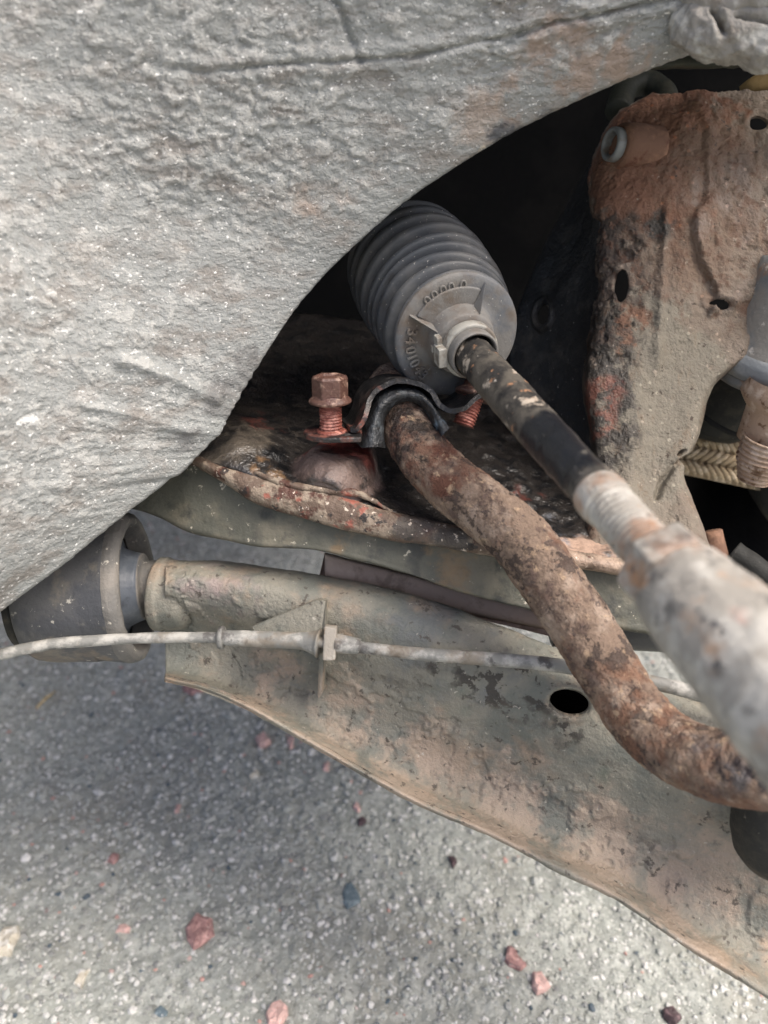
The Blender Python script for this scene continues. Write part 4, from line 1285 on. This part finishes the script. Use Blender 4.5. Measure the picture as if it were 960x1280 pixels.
# ------------------------------------------------------------------ things behind on the right
cup = thing('joint_cup', 'pale grey cup with a steel band and threaded stud at the right edge', 'joint', P(985, 470, .40))
co = P(990, 452, .405)
cax = np.array([.10, -.10, 1.0]); cax /= np.linalg.norm(cax)
lathe('cup', co, cax, [(.006, .0405), (.012, .0385), (.030, .0360), (.050, .0320), (.056, .0)], m_cup, cup, 70, lumps(.0008, 70), sub=3)
lathe('band', co, cax, [(-.0060, .0375), (-.0055, .0400), (-.002, .0422), (.003, .0424), (.006, .0412), (.0075, .0395), (.008, .0370)], m_band, cup, 70, lumps(.0006, 90), sub=3)
lathe('band', co, cax, [(-.0120, .0330), (-.0118, .0365), (-.0095, .0388), (-.0060, .0390), (-.0050, .0370)], m_cup, cup, 70, lumps(.0010, 110), sub=3)
lathe('neck', P(968, 505, .386), -cax, [(-.012, .0160), (-.004, .0175), (0, .0150), (.003, .0125), (.020, .0115), (.022, .0090)], m_tan, cup, 40, lumps(.0006, 120), sub=2)
st0 = P(962, 548, .386)
pr = [(0, .0118)]
for k in range(1, 60):
    s = .024 * k / 60
    pr.append((s, .0120 - .004 * smooth(np.array(s), .010, .024) + .0005 * math.sin(s * 2 * math.pi / .0026)))
pr.append((.024, 0))
lathe('stud', st0, -cax, pr, m_tan, cup, 36, lumps(.0005, 180))

mount = thing('rubber_mount', 'dark domed rubber mount half hidden behind the pale cup', 'mount', P(900, 545, .46))
lathe('dome', P(905, 480, .455), -cax, [(-.03, .034), (0, .034), (.012, .033), (.022, .029), (.029, .020), (.032, .008), (.0325, 0)], m_dark, mount, 48, lumps(.001, 70), sub=3)
bar('seam', [(868, 505, .432), (885, 525, .424), (915, 542, .420), (940, 548, .422)], .0016, m_dark, mount, 30, 10)

belt = thing('webbing_strap', 'tan woven strap with chevron weave, stretched behind the tower bracket', 'strap', P(900, 600, .47))
ba, bb_ = P(835, 560, .470), P(975, 590, .470)
bdir = (bb_ - ba); bl_ = np.linalg.norm(bdir); bdir /= bl_
bup_ = np.cross(bdir, FWD); bup_ = -bup_ if bup_ @ UP < 0 else bup_
prism('tape', [ba - bup_ * .0135, bb_ - bup_ * .0135, bb_ + bup_ * .0135, ba + bup_ * .0135], FWD * .002, m_webbing, belt)
strand_me = None
kk = 0
for row in (-1, 0, 1):
    for k in range(16):
        s = bl_ * (k + .5) / 16
        sg = 1 if row % 2 == 0 else -1
        dv = bdir * .0040 + bup_ * .0036 * sg
        c = ba + bdir * s + bup_ * (row * .0086)
        pth = np.array([c - dv - FWD * .0002, c - dv * .4 - FWD * .0011, c + dv * .4 - FWD * .0011, c + dv - FWD * .0002])
        sweep('strand', pth, [.0013, .0019, .0019, .0013], m_webbing, belt, 8)

gear = thing('gearbox_housing', 'black round housing in the dark gap beyond the woven strap', 'gearbox', P(1000, 740, .52))
lathe('housing', P(1010, 610, .47), np.array([0.2, 1, .1]), [(-.02, 0), (-.02, .018), (-.012, .028), (.02, .031), (.12, .031)], m_dark, gear, 48, lumps(.001, 60), sub=3)
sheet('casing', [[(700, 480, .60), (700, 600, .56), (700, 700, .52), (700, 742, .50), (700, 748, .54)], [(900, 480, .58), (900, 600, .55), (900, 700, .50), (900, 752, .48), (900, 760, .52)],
                 [(1200, 480, .58), (1200, 600, .54), (1200, 700, .50), (1200, 762, .47), (1200, 770, .52)]], 60, 40, m_black, gear, lumps(.004, 25), .004)  # casing serves as backdrop, its black stands for the shade in the gap
stud = thing('stud', 'short rusty stud standing up between the tower foot and the tie rod', 'stud', P(893, 700, .40))
lathe('shank', P(898, 700, .40), P(889, 664, .40) - P(898, 700, .40), [(0, .0055), (.012, .0055), (.0150, .0054), (.0156, .0048), (.0156, 0)], m_stub, stud, 28, lumps(.0003, 200))
bk_ = bar('dark_link', [(915, 690, .40), (945, 712, .395), (990, 745, .39)], .0065, m_dark, None, 30, 18, lumps(.0008, 120))
tag(bk_, 'dark link bar in the gap above the tie rod end at the right edge', 'link')

hose = bar('hose', [(772, 140, .43), (782, 112, .44), (805, 104, .445), (828, 115, .44), (835, 140, .43), (832, 165, .42)], .007, m_olive, None, 60, 24, lumps(.0006, 100))
tag(hose, 'dark olive hose looping above the rusty stub in the shadow', 'hose')
mus = bar('bracket_arm', [(928, 118, .40), (950, 105, .395), (1000, 80, .39)], [.0042, .0052, .006], m_mustard, None, 30, 16, lumps(.0004, 120))
tag(mus, 'mustard coloured plastic arm at the right edge above the tower bracket', 'bracket')

# ------------------------------------------------------------------ dark slabs added round the opening to shade it
def slab(name, x0, x1, y0, y1, z0, z1, mat):
    V = [(x, y, z) for x in (x0, x1) for y in (y0, y1) for z in (z0, z1)]
    F = [(0, 1, 3, 2), (4, 6, 7, 5), (0, 4, 5, 1), (2, 3, 7, 6), (0, 2, 6, 4), (1, 5, 7, 3)]
    o = link_mesh(name, V, F, mat, None, smooth_on=False)
    o['kind'] = 'structure'
    return o


slab('cavity_dark_wall', -.9, 1.0, .74, .78, .335, 1.10, m_black)  # wall added behind the parts, black to carry the cavity's shade
slab('shade_roof', -.9, .50, .31, .735, .80, .84, m_black)  # unseen roof slab, added and sized to shade the cavity and the ground
slab('shade_floor', -1.8, .05, .82, 2.6, .33, .37, m_black)  # unseen floor slab, added to keep light off the far ground
